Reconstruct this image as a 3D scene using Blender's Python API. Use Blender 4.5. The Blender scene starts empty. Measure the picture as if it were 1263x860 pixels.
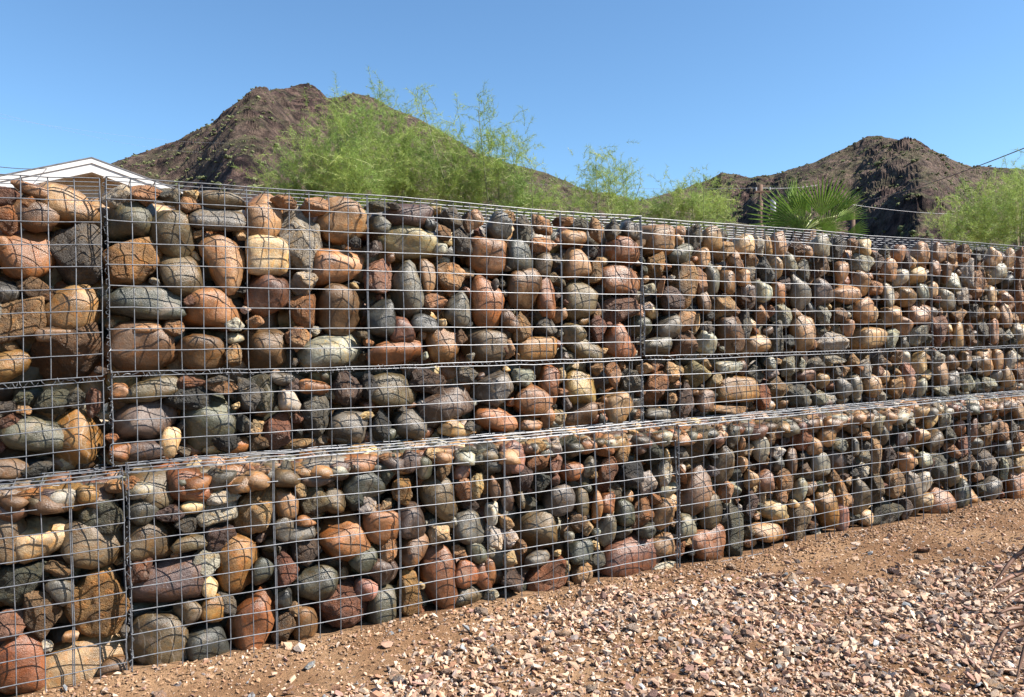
import bpy, bmesh, math, random
import numpy as np
from mathutils import Vector, Matrix, noise
rnd = random.Random(7)
S = bpy.context.scene
COL = S.collection
R = math.radians

# ------------------------------------------------------------------ camera
# measured from the photograph: 1 mesh cell = 0.1 m, wall plane y = 0, x runs along the wall
GZ = 0.885                                     # world z of the ledge between the tiers
CAMP = Vector((-0.0640, -3.8982, 0.53283 + GZ))
CR, CU, CF = Vector((0.87803, -0.47830, -0.01704)), Vector((0.01991, 0.00094, 0.99980)), Vector((0.47819, 0.87819, -0.01035))
cam_data = bpy.data.cameras.new("camera")
cam = bpy.data.objects.new("camera", cam_data)
COL.objects.link(cam)
cam_data.sensor_width = 36
cam_data.lens = 36 * 950 / 1263
cam_data.clip_start = 0.05
cam_data.clip_end = 6000
m = Matrix((CR, CU, -CF)).transposed().to_4x4()
m.translation = CAMP
cam.matrix_world = m
S.camera = cam

# ------------------------------------------------------------------ daylight
SUN_AZ, SUN_EL = R(48), R(45)                 # azimuth from the wall normal (-y) towards +x
sd = Vector((math.sin(SUN_AZ) * math.cos(SUN_EL), -math.cos(SUN_AZ) * math.cos(SUN_EL), math.sin(SUN_EL)))
w = bpy.data.worlds.new("World")
S.world = w
w.use_nodes = True
nt = w.node_tree
bg = nt.nodes["Background"]
sky = nt.nodes.new("ShaderNodeTexSky")
sky.sky_type = 'NISHITA'
sky.sun_disc = False
sky.sun_elevation = SUN_EL
sky.sun_rotation = math.atan2(sd.x, sd.y)
sky.altitude = 350
sky.air_density = 1.0
sky.dust_density = 0.25
sky.ozone_density = 1.6
tn = nt.nodes.new('ShaderNodeMix'); tn.data_type = 'RGBA'; tn.blend_type = 'MULTIPLY'; tn.inputs[0].default_value = 1.0
tn.inputs[7].default_value = (0.76, 1.0, 1.13, 1)      # a clear, dry desert blue, the same all round
nt.links.new(sky.outputs[0], tn.inputs[6])
nt.links.new(tn.outputs[2], bg.inputs[0])
bg.inputs[1].default_value = 0.068
sl = bpy.data.lights.new("sun", 'SUN')
sl.energy = 5.0
sl.angle = R(0.5)
sl.color = (1.0, 0.93, 0.84)
so = bpy.data.objects.new("sun", sl)
COL.objects.link(so)
so.rotation_euler = sd.to_track_quat('Z', 'Y').to_euler()
S.view_settings.view_transform = 'Standard'
S.view_settings.look = 'None'
S.view_settings.exposure = 1.42
S.view_settings.gamma = 1
S.view_settings.use_curve_mapping = False
S.cycles.max_bounces = 5
S.cycles.diffuse_bounces = 2
S.cycles.transparent_max_bounces = 8


# ------------------------------------------------------------------ helpers
def pray(px, py):
    """direction towards a point of the photograph"""
    return CF + CR * ((px - 631.5) / 950) - CU * ((py - 430) / 950)


def at_dist(px, py, d):
    """measured point at horizontal distance d from the camera"""
    r = pray(px, py)
    return CAMP + r * (d / math.hypot(r.x, r.y))


def tag(o, label=None, cat=None, group=None, kind=None):
    if label: o['label'] = label
    if cat: o['category'] = cat
    if group: o['group'] = group
    if kind: o['kind'] = kind
    return o


def empty(name, loc=(0, 0, 0)):
    o = bpy.data.objects.new(name, None)
    o.empty_display_size = 0.1
    COL.objects.link(o)
    o.location = loc
    return o


def link(name, me, mat, parent=None, loc=None):
    """link a mesh given in world coordinates, keeping it in place under its parent"""
    o = bpy.data.objects.new(name, me)
    if mat is not None and not me.materials:
        me.materials.append(mat)
    COL.objects.link(o)
    if parent is not None:
        o.parent = parent
        o.matrix_parent_inverse = Matrix.Translation(parent.location).inverted()
    return o


def mesh_np(name, V, F, smooth=False, colors=None):
    """V (n,3), F list/array of triangles or quads; colors per vertex"""
    me = bpy.data.meshes.new(name)
    V = np.asarray(V, np.float32)
    F = np.asarray(F, np.int32)
    k = F.shape[1]
    me.vertices.add(len(V))
    me.vertices.foreach_set('co', V.ravel())
    me.loops.add(F.size)
    me.loops.foreach_set('vertex_index', F.ravel())
    me.polygons.add(len(F))
    me.polygons.foreach_set('loop_start', np.arange(0, F.size, k, dtype=np.int32))
    me.polygons.foreach_set('loop_total', np.full(len(F), k, dtype=np.int32))
    me.polygons.foreach_set('use_smooth', np.full(len(F), smooth, dtype=bool))
    if colors is not None:
        a = me.color_attributes.new('tint', 'FLOAT_COLOR', 'POINT')
        c = np.ones((len(V), 4), np.float32)
        c[:, :3] = colors
        a.data.foreach_set('color', c.ravel())
    me.update(calc_edges=True)
    me.validate()
    return me


class MB:
    """collects tubes, boxes and faces for one mesh"""
    def __init__(s):
        s.v = []; s.f = []

    def add(s, V, F):
        n = len(s.v)
        s.v += [tuple(p) for p in V]
        s.f += [tuple(i + n for i in f) for f in F]

    def tube(s, pts, r, sides=5, r1=None, cap=False):
        pts = [Vector(p) for p in pts]
        n = len(pts)
        V = []
        t = (pts[1] - pts[0]).normalized()
        a = t.orthogonal().normalized()
        for i, p in enumerate(pts):
            if i == 0: t = pts[1] - pts[0]
            elif i == n - 1: t = pts[-1] - pts[-2]
            else: t = pts[i + 1] - pts[i - 1]
            t = t.normalized()
            a = (a - t * a.dot(t))
            if a.length < 1e-6: a = t.orthogonal()
            a = a.normalized()
            b = t.cross(a)
            rr = r if r1 is None else r + (r1 - r) * i / (n - 1)
            for k in range(sides):
                an = 2 * math.pi * k / sides
                V.append(p + (a * math.cos(an) + b * math.sin(an)) * rr)
        F = []
        for i in range(n - 1):
            for k in range(sides):
                k2 = (k + 1) % sides
                F.append((i * sides + k, i * sides + k2, (i + 1) * sides + k2, (i + 1) * sides + k))
        if cap:
            F.append(tuple(range(sides - 1, -1, -1)))
            F.append(tuple((n - 1) * sides + k for k in range(sides)))
        s.add(V, F)

    def box(s, lo, hi):
        x0, y0, z0 = lo; x1, y1, z1 = hi
        V = [(x0, y0, z0), (x1, y0, z0), (x1, y1, z0), (x0, y1, z0), (x0, y0, z1), (x1, y0, z1), (x1, y1, z1), (x0, y1, z1)]
        s.add(V, [(0, 3, 2, 1), (4, 5, 6, 7), (0, 1, 5, 4), (1, 2, 6, 5), (2, 3, 7, 6), (3, 0, 4, 7)])

    def build(s, name, mat, parent=None, smooth=False):
        me = bpy.data.meshes.new(name)
        me.from_pydata(s.v, [], s.f)
        if smooth:
            for p in me.polygons: p.use_smooth = True
        me.update()
        return link(name, me, mat, parent)


# ------------------------------------------------------------------ materials
def new_mat(name):
    mt = bpy.data.materials.new(name)
    mt.use_nodes = True
    t = mt.node_tree
    b = t.nodes['Principled BSDF']
    return mt, t, b


def N(t, typ, **kw):
    n = t.nodes.new('ShaderNode' + typ)
    for k, v in kw.items():
        if k in n.inputs: n.inputs[k].default_value = v
        else: setattr(n, k, v)
    return n


def L(t, a, b): t.links.new(a, b)


def ramp(t, src, stops):
    r = t.nodes.new('ShaderNodeValToRGB')
    e = r.color_ramp.elements
    while len(e) < len(stops): e.new(0.5)
    for i, (p, c) in enumerate(stops):
        e[i].position = p
        e[i].color = (c, c, c, 1) if isinstance(c, (int, float)) else (*c, 1)
    L(t, src, r.inputs[0])
    return r.outputs[0]


def mixc(t, fac, a, b, mode='MIX'):
    n = t.nodes.new('ShaderNodeMix')
    n.data_type = 'RGBA'; n.blend_type = mode
    for s, v in ((n.inputs[0], fac), (n.inputs[6], a), (n.inputs[7], b)):
        if isinstance(v, (int, float)): s.default_value = v
        elif isinstance(v, tuple): s.default_value = (*v, 1)
        else: L(t, v, s)
    return n.outputs[2]


def stone_material(name, attr, rough=False, bumpy=1.0):
    mt, t, b = new_mat(name)
    geo = N(t, 'NewGeometry')
    if attr:
        a = N(t, 'Attribute', attribute_name='tint'); base = a.outputs['Color']
        pos = geo.outputs['Position']
        hv = N(t, 'SeparateColor'); L(t, base, hv.inputs[0]); rn = hv.outputs[0]
    else:
        oi = N(t, 'ObjectInfo'); base = oi.outputs['Color']
        rn = oi.outputs['Random']
        off = N(t, 'VectorMath', operation='SCALE'); off.inputs[0].default_value = (13, 29, 17); L(t, rn, off.inputs[3])
        ad = N(t, 'VectorMath', operation='ADD'); L(t, geo.outputs['Position'], ad.inputs[0]); L(t, off.outputs[0], ad.inputs[1])
        pos = ad.outputs[0]
    n1 = N(t, 'TexNoise', Scale=9.0, Detail=5.0, Roughness=0.6); L(t, pos, n1.inputs['Vector'])
    n2 = N(t, 'TexNoise', Scale=70.0, Detail=6.0, Roughness=0.7); L(t, pos, n2.inputs['Vector'])
    n3 = N(t, 'TexNoise', Scale=230.0, Detail=3.0, Roughness=0.6); L(t, pos, n3.inputs['Vector'])
    n4 = N(t, 'TexNoise', Scale=16.0, Detail=4.0, Roughness=0.7, Distortion=1.5)
    of2 = N(t, 'VectorMath', operation='ADD'); of2.inputs[1].default_value = (5.3, 1.7, 9.1); L(t, pos, of2.inputs[0]); L(t, of2.outputs[0], n4.inputs['Vector'])
    vo = N(t, 'TexVoronoi', Scale=45.0); L(t, pos, vo.inputs['Vector'])
    v1 = ramp(t, n1.outputs[0], [(0.3, 0.52), (0.5, 0.95), (0.7, 1.4)])
    c = mixc(t, 1.0, base, v1, 'MULTIPLY')
    v2 = ramp(t, n2.outputs[0], [(0.3, 0.72), (0.5, 1.0), (0.72, 1.28)])
    c = mixc(t, 0.9, c, v2, 'MULTIPLY')
    v3 = ramp(t, n3.outputs[0], [(0.3, 0.6), (0.5, 1.0), (0.7, 1.5)])
    c = mixc(t, 0.75 if rough else 0.4, c, v3, 'MULTIPLY')
    # rusty or pale stains of their own shape
    st = ramp(t, n4.outputs[0], [(0.5, 0.0), (0.62, 0.8)])
    c = mixc(t, st, c, mixc(t, 1.0, base, (1.35, 1.02, 0.60), 'MULTIPLY'))
    if not attr:
        # pale mineral veins on some of the stones
        wv = N(t, 'TexWave', Scale=5.0, Distortion=7.0, Detail=3.0); wv.inputs['Detail Scale'].default_value = 1.6
        L(t, pos, wv.inputs['Vector'])
        vm = ramp(t, wv.outputs['Fac'], [(0.97, 0.0), (0.995, 0.35)])
        gt = N(t, 'Math', operation='GREATER_THAN'); gt.inputs[1].default_value = 0.86; L(t, rn, gt.inputs[0])
        mu = N(t, 'Math', operation='MULTIPLY'); L(t, vm, mu.inputs[0]); L(t, gt.outputs[0], mu.inputs[1])
        c = mixc(t, mu.outputs[0], c, mixc(t, 0.5, base, (0.6, 0.55, 0.48)))
    # broad, darker weathered patches (desert varnish), different on every stone
    n5 = N(t, 'TexNoise', Scale=5.0, Detail=7.0, Roughness=0.62, Distortion=0.8)
    of3 = N(t, 'VectorMath', operation='ADD'); of3.inputs[1].default_value = (2.3, 11.7, 4.1); L(t, pos, of3.inputs[0]); L(t, of3.outputs[0], n5.inputs['Vector'])
    c = mixc(t, ramp(t, n5.outputs[0], [(0.47, 0.0), (0.56, 0.75)]), c, mixc(t, 1.0, c, (0.50, 0.46, 0.42), 'MULTIPLY'))
    c = mixc(t, ramp(t, n5.outputs[0], [(0.30, 0.55), (0.42, 0.0)]), c, (0.22, 0.17, 0.13))
    L(t, c, b.inputs['Base Color'])
    L(t, ramp(t, n1.outputs[0], [(0.3, 0.26 if not rough else 0.42), (0.7, 0.52 if not rough else 0.75)]), b.inputs['Roughness'])
    b.inputs['Specular IOR Level'].default_value = 0.55 if not rough else 0.35
    # fine relief
    pits = ramp(t, vo.outputs['Distance'], [(0.05, 0.0), (0.3, 1.0)])
    sm = N(t, 'Math', operation='MULTIPLY_ADD'); L(t, n2.outputs[0], sm.inputs[0]); sm.inputs[1].default_value = 1.1
    L(t, n3.outputs[0], sm.inputs[2])
    sm2 = N(t, 'Math', operation='MULTIPLY_ADD'); L(t, pits, sm2.inputs[0]); sm2.inputs[1].default_value = 0.25 if not rough else 0.9; L(t, sm.outputs[0], sm2.inputs[2])
    sm3 = N(t, 'Math', operation='MULTIPLY_ADD'); L(t, n4.outputs[0], sm3.inputs[0]); sm3.inputs[1].default_value = 0.6 if not rough else 1.6; L(t, sm2.outputs[0], sm3.inputs[2])
    bp = N(t, 'Bump', Strength=(0.6 if not rough else 0.95) * bumpy, Distance=0.0045 if not rough else 0.011); L(t, sm3.outputs[0], bp.inputs['Height'])
    L(t, bp.outputs[0], b.inputs['Normal'])
    return mt


M_STONE = stone_material('smooth_stone', False)
M_ROUGH = stone_material('rough_stone', False, True)
M_INNER = stone_material('inner_stone', True)


def simple(name, col, rough=0.6, metal=0.0, var=0.25, scale=20.0, bump=0.0, spec=0.5):
    mt, t, b = new_mat(name)
    geo = N(t, 'NewGeometry')
    n = N(t, 'TexNoise', Scale=scale, Detail=5.0, Roughness=0.6)
    L(t, geo.outputs['Position'], n.inputs['Vector'])
    v = ramp(t, n.outputs[0], [(0.3, 1 - var), (0.7, 1 + var)])
    L(t, mixc(t, 1.0, tuple(col), v, 'MULTIPLY'), b.inputs['Base Color'])
    b.inputs['Roughness'].default_value = rough
    b.inputs['Metallic'].default_value = metal
    b.inputs['Specular IOR Level'].default_value = spec
    if bump:
        bp = N(t, 'Bump', Strength=1.0, Distance=bump); L(t, n.outputs[0], bp.inputs['Height']); L(t, bp.outputs[0], b.inputs['Normal'])
    return mt


M_WIRE = simple('galvanised_wire', (0.135, 0.142, 0.155), 0.5, 0.35, 0.35, 60)

# ------------------------------------------------------------------ setting: ground
def smooth(a, b, x):
    t = np.clip((x - a) / (b - a), 0, 1)
    return t * t * (3 - 2 * t)


def fbm(x, y, s, o=4, seed=0.0):
    return noise.fractal(Vector((x * s + seed, y * s - seed, seed * 1.7)), 0.9, 2.0, o, noise_basis='PERLIN_ORIGINAL')


def gravel_density(x, y):
    """1 = closely strewn with crushed stone, 0 = bare dirt (measured on the photograph's ground)"""
    edge = -0.88 + 0.46 * smooth(0.7, 1.7, x) + 0.08 * smooth(1.7, 3.0, x) - 0.75 * smooth(3.1, 4.2, x) + 0.35 * smooth(5.0, 6.5, x)
    e = edge + 0.34 * fbm(x, y, 1.5, 4, 3.1)
    return float(smooth(0.20, -0.30, y - e)) * (0.45 + 0.55 * float(smooth(-0.35, 0.1, fbm(x, y, 2.3, 3, 9.0))))


def ground_z(x, y):
    z = 0.0
    if -6 < x < 14 and -8 < y < 1:
        z = 0.022 * fbm(x, y, 1.1, 4, 1.0) + 0.007 * fbm(x, y, 9, 3, 2.0)
        s = y + 0.256
        z += 0.018 * math.exp(-(s / 0.12) ** 2) - 0.012 * math.exp(-((s + 0.3) / 0.18) ** 2)
    return z


def axis(lo, hi, step, far):
    c = list(np.arange(lo, hi + 1e-6, step))
    a, d = [], step
    p = lo
    while p > -far:
        d *= 1.25; p -= d; a.append(p)
    b, d = [], step
    p = hi
    while p < far:
        d *= 1.25; p += d; b.append(p)
    return np.array(a[::-1] + c + b)


def make_ground():
    xs = axis(-1.6, 8.0, 0.03, 3500); ys = axis(-3.2, -0.1, 0.025, 3500)
    V = np.array([(x, y, ground_z(x, y)) for y in ys for x in xs])
    nx, ny = len(xs), len(ys)
    i = np.arange(nx - 1)[None, :] + nx * np.arange(ny - 1)[:, None]
    F = np.stack([i, i + 1, i + nx + 1, i + nx], -1).reshape(-1, 4)
    mt, t, b = new_mat('desert_dirt')
    geo = N(t, 'NewGeometry')
    n1 = N(t, 'TexNoise', Scale=1.6, Detail=6.0, Roughness=0.65); L(t, geo.outputs[0], n1.inputs[0])
    n2 = N(t, 'TexNoise', Scale=40.0, Detail=6.0, Roughness=0.75); L(t, geo.outputs[0], n2.inputs[0])
    n3 = N(t, 'TexNoise', Scale=180.0, Detail=4.0, Roughness=0.7); L(t, geo.outputs[0], n3.inputs[0])
    vo = N(t, 'TexVoronoi', Scale=110.0); L(t, geo.outputs[0], vo.inputs['Vector'])
    c = ramp(t, n1.outputs[0], [(0.3, (0.105, 0.053, 0.026)), (0.5, (0.195, 0.112, 0.060)), (0.7, (0.29, 0.185, 0.107))])
    c = mixc(t, 1.0, c, ramp(t, n2.outputs[0], [(0.3, 0.72), (0.7, 1.25)]), 'MULTIPLY')
    c = mixc(t, 0.8, c, ramp(t, n3.outputs[0], [(0.32, 0.6), (0.68, 1.4)]), 'MULTIPLY')
    c = mixc(t, ramp(t, vo.outputs['Distance'], [(0.1, 0.35), (0.25, 0.0)]), c, vo.outputs['Color'], 'SOFT_LIGHT')
    L(t, c, b.inputs['Base Color'])
    b.inputs['Roughness'].default_value = 0.95
    b.inputs['Specular IOR Level'].default_value = 0.15
    ad = N(t, 'Math', operation='MULTIPLY_ADD'); L(t, n2.outputs[0], ad.inputs[0]); ad.inputs[1].default_value = 2.0; L(t, n3.outputs[0], ad.inputs[2])
    bp = N(t, 'Bump', Strength=0.9, Distance=0.007); L(t, ad.outputs[0], bp.inputs['Height']); L(t, bp.outputs[0], b.inputs['Normal'])
    o = link('ground', mesh_np('ground', V, F, True), mt)
    tag(o, 'bare tan desert dirt running along the foot of the stone wall', None, None, 'structure')
    return o


GROUND = make_ground()

# ------------------------------------------------------------------ stone shapes
def ico(sub):
    bm = bmesh.new()
    bmesh.ops.create_icosphere(bm, subdivisions=sub, radius=1.0)
    V = np.array([v.co[:] for v in bm.verts]); F = np.array([[v.index for v in f.verts] for f in bm.faces])
    bm.free()
    return V, F


ICO = {k: ico(k) for k in (1, 2, 3, 4)}
nr = np.random.RandomState(11)


def rock_shape(kind, sub, rs):
    """radial stone: soft intersection of random planes, plus noise; fills the box -1..1"""
    V, F = ICO[sub]
    if kind == 'q': n, p, lo, na, ns = 6, 5.0, 0.8, 0.03, 1.2
    elif kind == 's': n, p, lo, na, ns = 9, rs.uniform(4.0, 9.0), 0.82, 0.085, 1.0
    elif kind == 'l': n, p, lo, na, ns = 12, 6, 0.82, 0.10, 1.7
    else: n, p, lo, na, ns = 11, 30, 0.62, 0.07, 1.5
    if kind == 'q':
        D = np.array([(1, 0, 0), (-1, 0, 0), (0, 1, 0), (0, -1, 0), (0, 0, 1), (0, 0, -1)], float) + rs.normal(0, 0.09, (6, 3))
    else:
        D = rs.normal(0, 1, (n, 3))
        D = np.concatenate([D, -D[: n // 2] + rs.normal(0, 0.25, (n // 2, 3))])
    if kind == 's':
        D = rs.normal(0, 1, (10, 3))
        A = np.array([(1, 0, 0), (-1, 0, 0), (0, 1, 0), (0, -1, 0), (0, 0, 1), (0, 0, -1)], float) + rs.normal(0, 0.30, (6, 3))
        D = np.concatenate([A, D])
    D /= np.linalg.norm(D, axis=1)[:, None]
    h = rs.uniform(lo, 1.0, len(D))
    if kind == 's': h[6:] = rs.uniform(0.88, 1.3, 10)
    d = np.maximum(V @ D.T, 0) / h
    r = (d ** p).sum(1) ** (-1 / p)
    r = np.minimum(r, 1.3)
    off = Vector(rs.uniform(-50, 50, 3))
    for i, v in enumerate(V):
        q = Vector(v) * ns + off
        f = na * noise.fractal(q, 0.8, 2.0, 3, noise_basis='PERLIN_ORIGINAL') * 1.6
        if kind in 'sq' and sub > 2: f += 0.02 * noise.fractal(q * 2.7, 0.9, 2.0, 3, noise_basis='PERLIN_ORIGINAL')
        if kind == 'a' and sub > 2: f += 0.035 * noise.fractal(q * 3.1, 0.9, 2.0, 3, noise_basis='PERLIN_ORIGINAL')
        if kind == 'l' and sub > 2: f -= 0.10 * max(0.0, noise.noise(q * 4.5)) + 0.03 * noise.noise(q * 9)
        r[i] *= 1 + f
    P = V * r[:, None]
    lo_, hi_ = P.min(0), P.max(0)
    return (P - (lo_ + hi_) / 2) / ((hi_ - lo_) / 2), F


def shape_mesh(kind, sub, i):
    P, F = rock_shape(kind, sub, np.random.RandomState(100 * i + ord(kind)))
    me = mesh_np('stone_' + {'s': 'cobble', 'q': 'block', 'a': 'rough', 'l': 'lava'}[kind], P, F, True)
    me.materials.append(M_STONE if kind in 'sq' else M_ROUGH)
    return me


SHAPES = {'s': [shape_mesh('s', 3, i) for i in range(34)], 'q': [shape_mesh('q', 3, i) for i in range(5)],
          'a': [shape_mesh('a', 4, i) for i in range(26)], 'l': [shape_mesh('l', 4, i) for i in range(5)]}
FILL = [rock_shape(k, 2, np.random.RandomState(900 + i)) for i, k in enumerate(['s', 'a', 's', 's', 'a', 's', 'a', 'a', 's'])]

PAL = {'o': (0.208, 0.092, 0.036), 't': (0.258, 0.158, 0.076), 'p': (0.270, 0.152, 0.077), 'r': (0.126, 0.058, 0.035), 'm': (0.080, 0.053, 0.042), 'g': (0.097, 0.088, 0.070), 'd': (0.037, 0.036, 0.032), 'D': (0.040, 0.041, 0.033), 'k': (0.018, 0.017, 0.017), 'v': (0.096, 0.070, 0.038), 'n': (0.073, 0.070, 0.048), 'N': (0.062, 0.064, 0.046), 'b': (0.118, 0.067, 0.033), 'y': (0.202, 0.108, 0.036), 'Y': (0.253, 0.165, 0.056), 'w': (0.351, 0.311, 0.259), 'c': (0.400, 0.284, 0.151), 'C': (0.239, 0.201, 0.107), 'l': (0.239, 0.227, 0.176), 'P': (0.210, 0.108, 0.074), 'R': (0.176, 0.070, 0.031), 'Q': (0.144, 0.060, 0.037), 'M': (0.104, 0.085, 0.073), 'B': (0.066, 0.068, 0.062)}
RANDPAL = [c for c, k in (('w', 2), ('c', 4), ('o', 2), ('t', 3), ('p', 4), ('r', 1), ('m', 2), ('g', 4), ('d', 2), ('v', 2), ('n', 2), ('b', 3), ('l', 2), ('P', 1), ('R', 1), ('N', 1), ('M', 1)) for _ in range(k)]

# ------------------------------------------------------------------ gabion baskets
AZ, GAP = 0.98275, 0.22714                 # cell height in cells; seam between the upper two tiers
DL, SHL = 2.5636, 0.53833                  # lower tier stands forward and is shifted
BACK = 8.0
Z_M, Z_U, Z_T = 4 * AZ, 4 * AZ + GAP, 13 * AZ + GAP
Z_B = -9 * AZ


def warp(x, y, z, tier, bay):
    """cells -> metres, with the slight sag and bulge of real wire baskets"""
    if bay == -1:
        if tier == 'L': z += -0.10 + 0.012 * x
        else: z += -0.12 + 0.045 * x * (1 if z > 1 else 0.8)
        x -= 0.2 if tier != 'L' else 0.12
    q = Vector((x * 0.11, z * 0.13, {'U': 1, 'M': 4, 'L': 9}[tier] + bay * 3.3))
    dx = 0.10 * noise.noise(q); dz = 0.10 * noise.noise(q + Vector((7, 3, 1))); dy = 0.24 * noise.noise(q * 1.3 + Vector((2, 8, 5)))
    q2 = Vector((x * 0.7, z * 0.7, y * 0.5))
    dx += 0.035 * noise.noise(q2); dz += 0.045 * noise.noise(q2 + Vector((3, 3, 3)))
    return Vector(((x + dx) * 0.1, (y + dy) * 0.1, (z + dz) * 0.1 + GZ))


WR = 0.0023


def grid_panel(mb, O, U, W, nu, nv, tier, bay, su=1.0, sv=1.0, lift=(0, 0, 0), r=WR, heavy=()):
    """welded mesh panel: wires along U crossing wires along W"""
    O, U, W, lift = Vector(O), Vector(U), Vector(W), Vector(lift)
    for i in range(nu + 1):
        pts = [warp(*(O + U * (i * su) + W * (j * sv)), tier, bay) for j in range(nv + 1)]
        mb.tube(pts, r, 5)
        if i in heavy:
            mb.tube([p + Vector((0.006, 0.001, 0)) for p in pts], r, 5)
    for j in range(nv + 1):
        pts = [warp(*(O + U * (i * su) + W * (j * sv) + lift), tier, bay) for i in range(nu + 1)]
        mb.tube(pts, r, 5)


def helix(mb, p0, p1, tier, bay, rad=0.085, pitch=0.55, wr=0.0015):
    """lacing wire wound round two edges"""
    p0, p1 = Vector(p0), Vector(p1)
    d = p1 - p0; n = int(d.length / pitch * 7)
    a = Vector((0, 1, 0)); b = d.normalized().cross(a)
    ph = rnd.random() * 6
    pts = []
    for i in range(n + 1):
        s = i / n
        pit = 2 * math.pi * (d.length * s / pitch + 1.6 * noise.noise(Vector((s * 30, ph, 0)))) + ph
        rr = rad * (1 + 0.8 * noise.noise(Vector((s * 60, ph, 4))))
        q = p0 + d * s + a * math.cos(pit) * rr + b * math.sin(pit) * rr
        pts.append(warp(*q, tier, bay))
    mb.tube(pts, wr, 4)


TIERS = {'U': (0.0, Z_U, 9, 0.0), 'M': (0.0, 0.0, 4, 0.0), 'L': (-DL, Z_B, 9, SHL)}
LABELS = {('U', -1): 'upper wire basket at the left end of the wall, below the house peak',
          ('U', 0): 'upper wire basket of big cobbles below the green bush, with a pale grey pointed stone',
          ('U', 1): 'upper wire basket with pale rounded stones standing below the fan palm',
          ('U', 2): 'farthest upper wire basket at the right edge of the photo',
          ('M', -1): 'short middle wire basket at the left end with an upright ochre stone',
          ('M', 0): 'short middle wire basket with dark porous lava stones, second from the left',
          ('M', 1): 'short middle wire basket with a square yellow block, third from the left',
          ('M', 2): 'farthest short middle wire basket at the right edge of the photo',
          ('L', -1): 'lower wire basket in the bottom left corner with a log shaped tan boulder',
          ('L', 0): 'lower wire basket with big red and rust boulders at its foot, below the lava stones',
          ('L', 1): 'lower wire basket with tall upright stones, beside the sandy patch of ground',
          ('L', 2): 'farthest lower wire basket where the wall leaves the photo on the right'}
X0, X1 = {-1: -20, 0: 0, 1: 30, 2: 60}, {-1: 0, 0: 30, 1: 60, 2: 90}
BASK = {}
for (tier, bay), lab in LABELS.items():
    yf, zb, nz, sh = TIERS[tier]
    xa, xb = X0[bay] + sh, X1[bay] + sh
    n = X1[bay] - X0[bay]
    root = empty('gabion_basket', ((xa + xb) / 20, (yf + BACK) / 20, max(0.0, zb * 0.1 + GZ)))
    tag(root, lab, 'gabion', 'stone filled wire baskets of the wall')
    BASK[tier, bay] = root
    e = 0.06 if tier != 'L' else 0.05
    xs = xa + e; su = (n - 2 * e) / n
    yl = -0.045 if tier != 'L' else -0.045
    heavy = (12, 24) if tier != 'L' else (6, 12, 18, 24)
    mb = MB()
    grid_panel(mb, (xs, yf, zb), (1, 0, 0), (0, 0, 1), n, nz, tier, bay, su, AZ, (0, yl, 0), WR, heavy)
    mb.build('front_mesh', M_WIRE, root)
    if tier != 'M':
        mb = MB()
        nd = int(BACK - yf) if tier == 'U' else 4
        grid_panel(mb, (xs, yf + 0.08, zb + nz * AZ - 0.03), (1, 0, 0), (0, 1, 0), n, nd, tier, bay, su, 1.0, (0, 0, 0.045), WR)
        mb.build('top_mesh', M_WIRE, root)
    for xe in (xs, xs + n * su):
        mb = MB()
        grid_panel(mb, (xe, yf + 0.06, zb + 0.02), (0, 1, 0), (0, 0, 1), 3, nz, tier, bay, 1.0, AZ, (0.045, 0, 0), WR)
        mb.build('end_mesh', M_WIRE, root)
    mb = MB()
    helix(mb, (xa, yf, zb), (xa, yf, zb + nz * AZ), tier, bay)
    if tier == 'U': helix(mb, (xa, yf, zb - GAP / 2), (xb, yf, zb - GAP / 2), tier, bay, 0.12, 0.42)
    if tier == 'M': helix(mb, (xa, yf - 0.05, zb), (xb, yf - 0.05, zb), tier, bay, 0.07, 1.3)
    if tier == 'L': helix(mb, (xa, yf, 0), (xb, yf, 0), tier, bay, 0.07, 1.4)
    mb.build('lacing_wire', M_WIRE, root)

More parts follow.
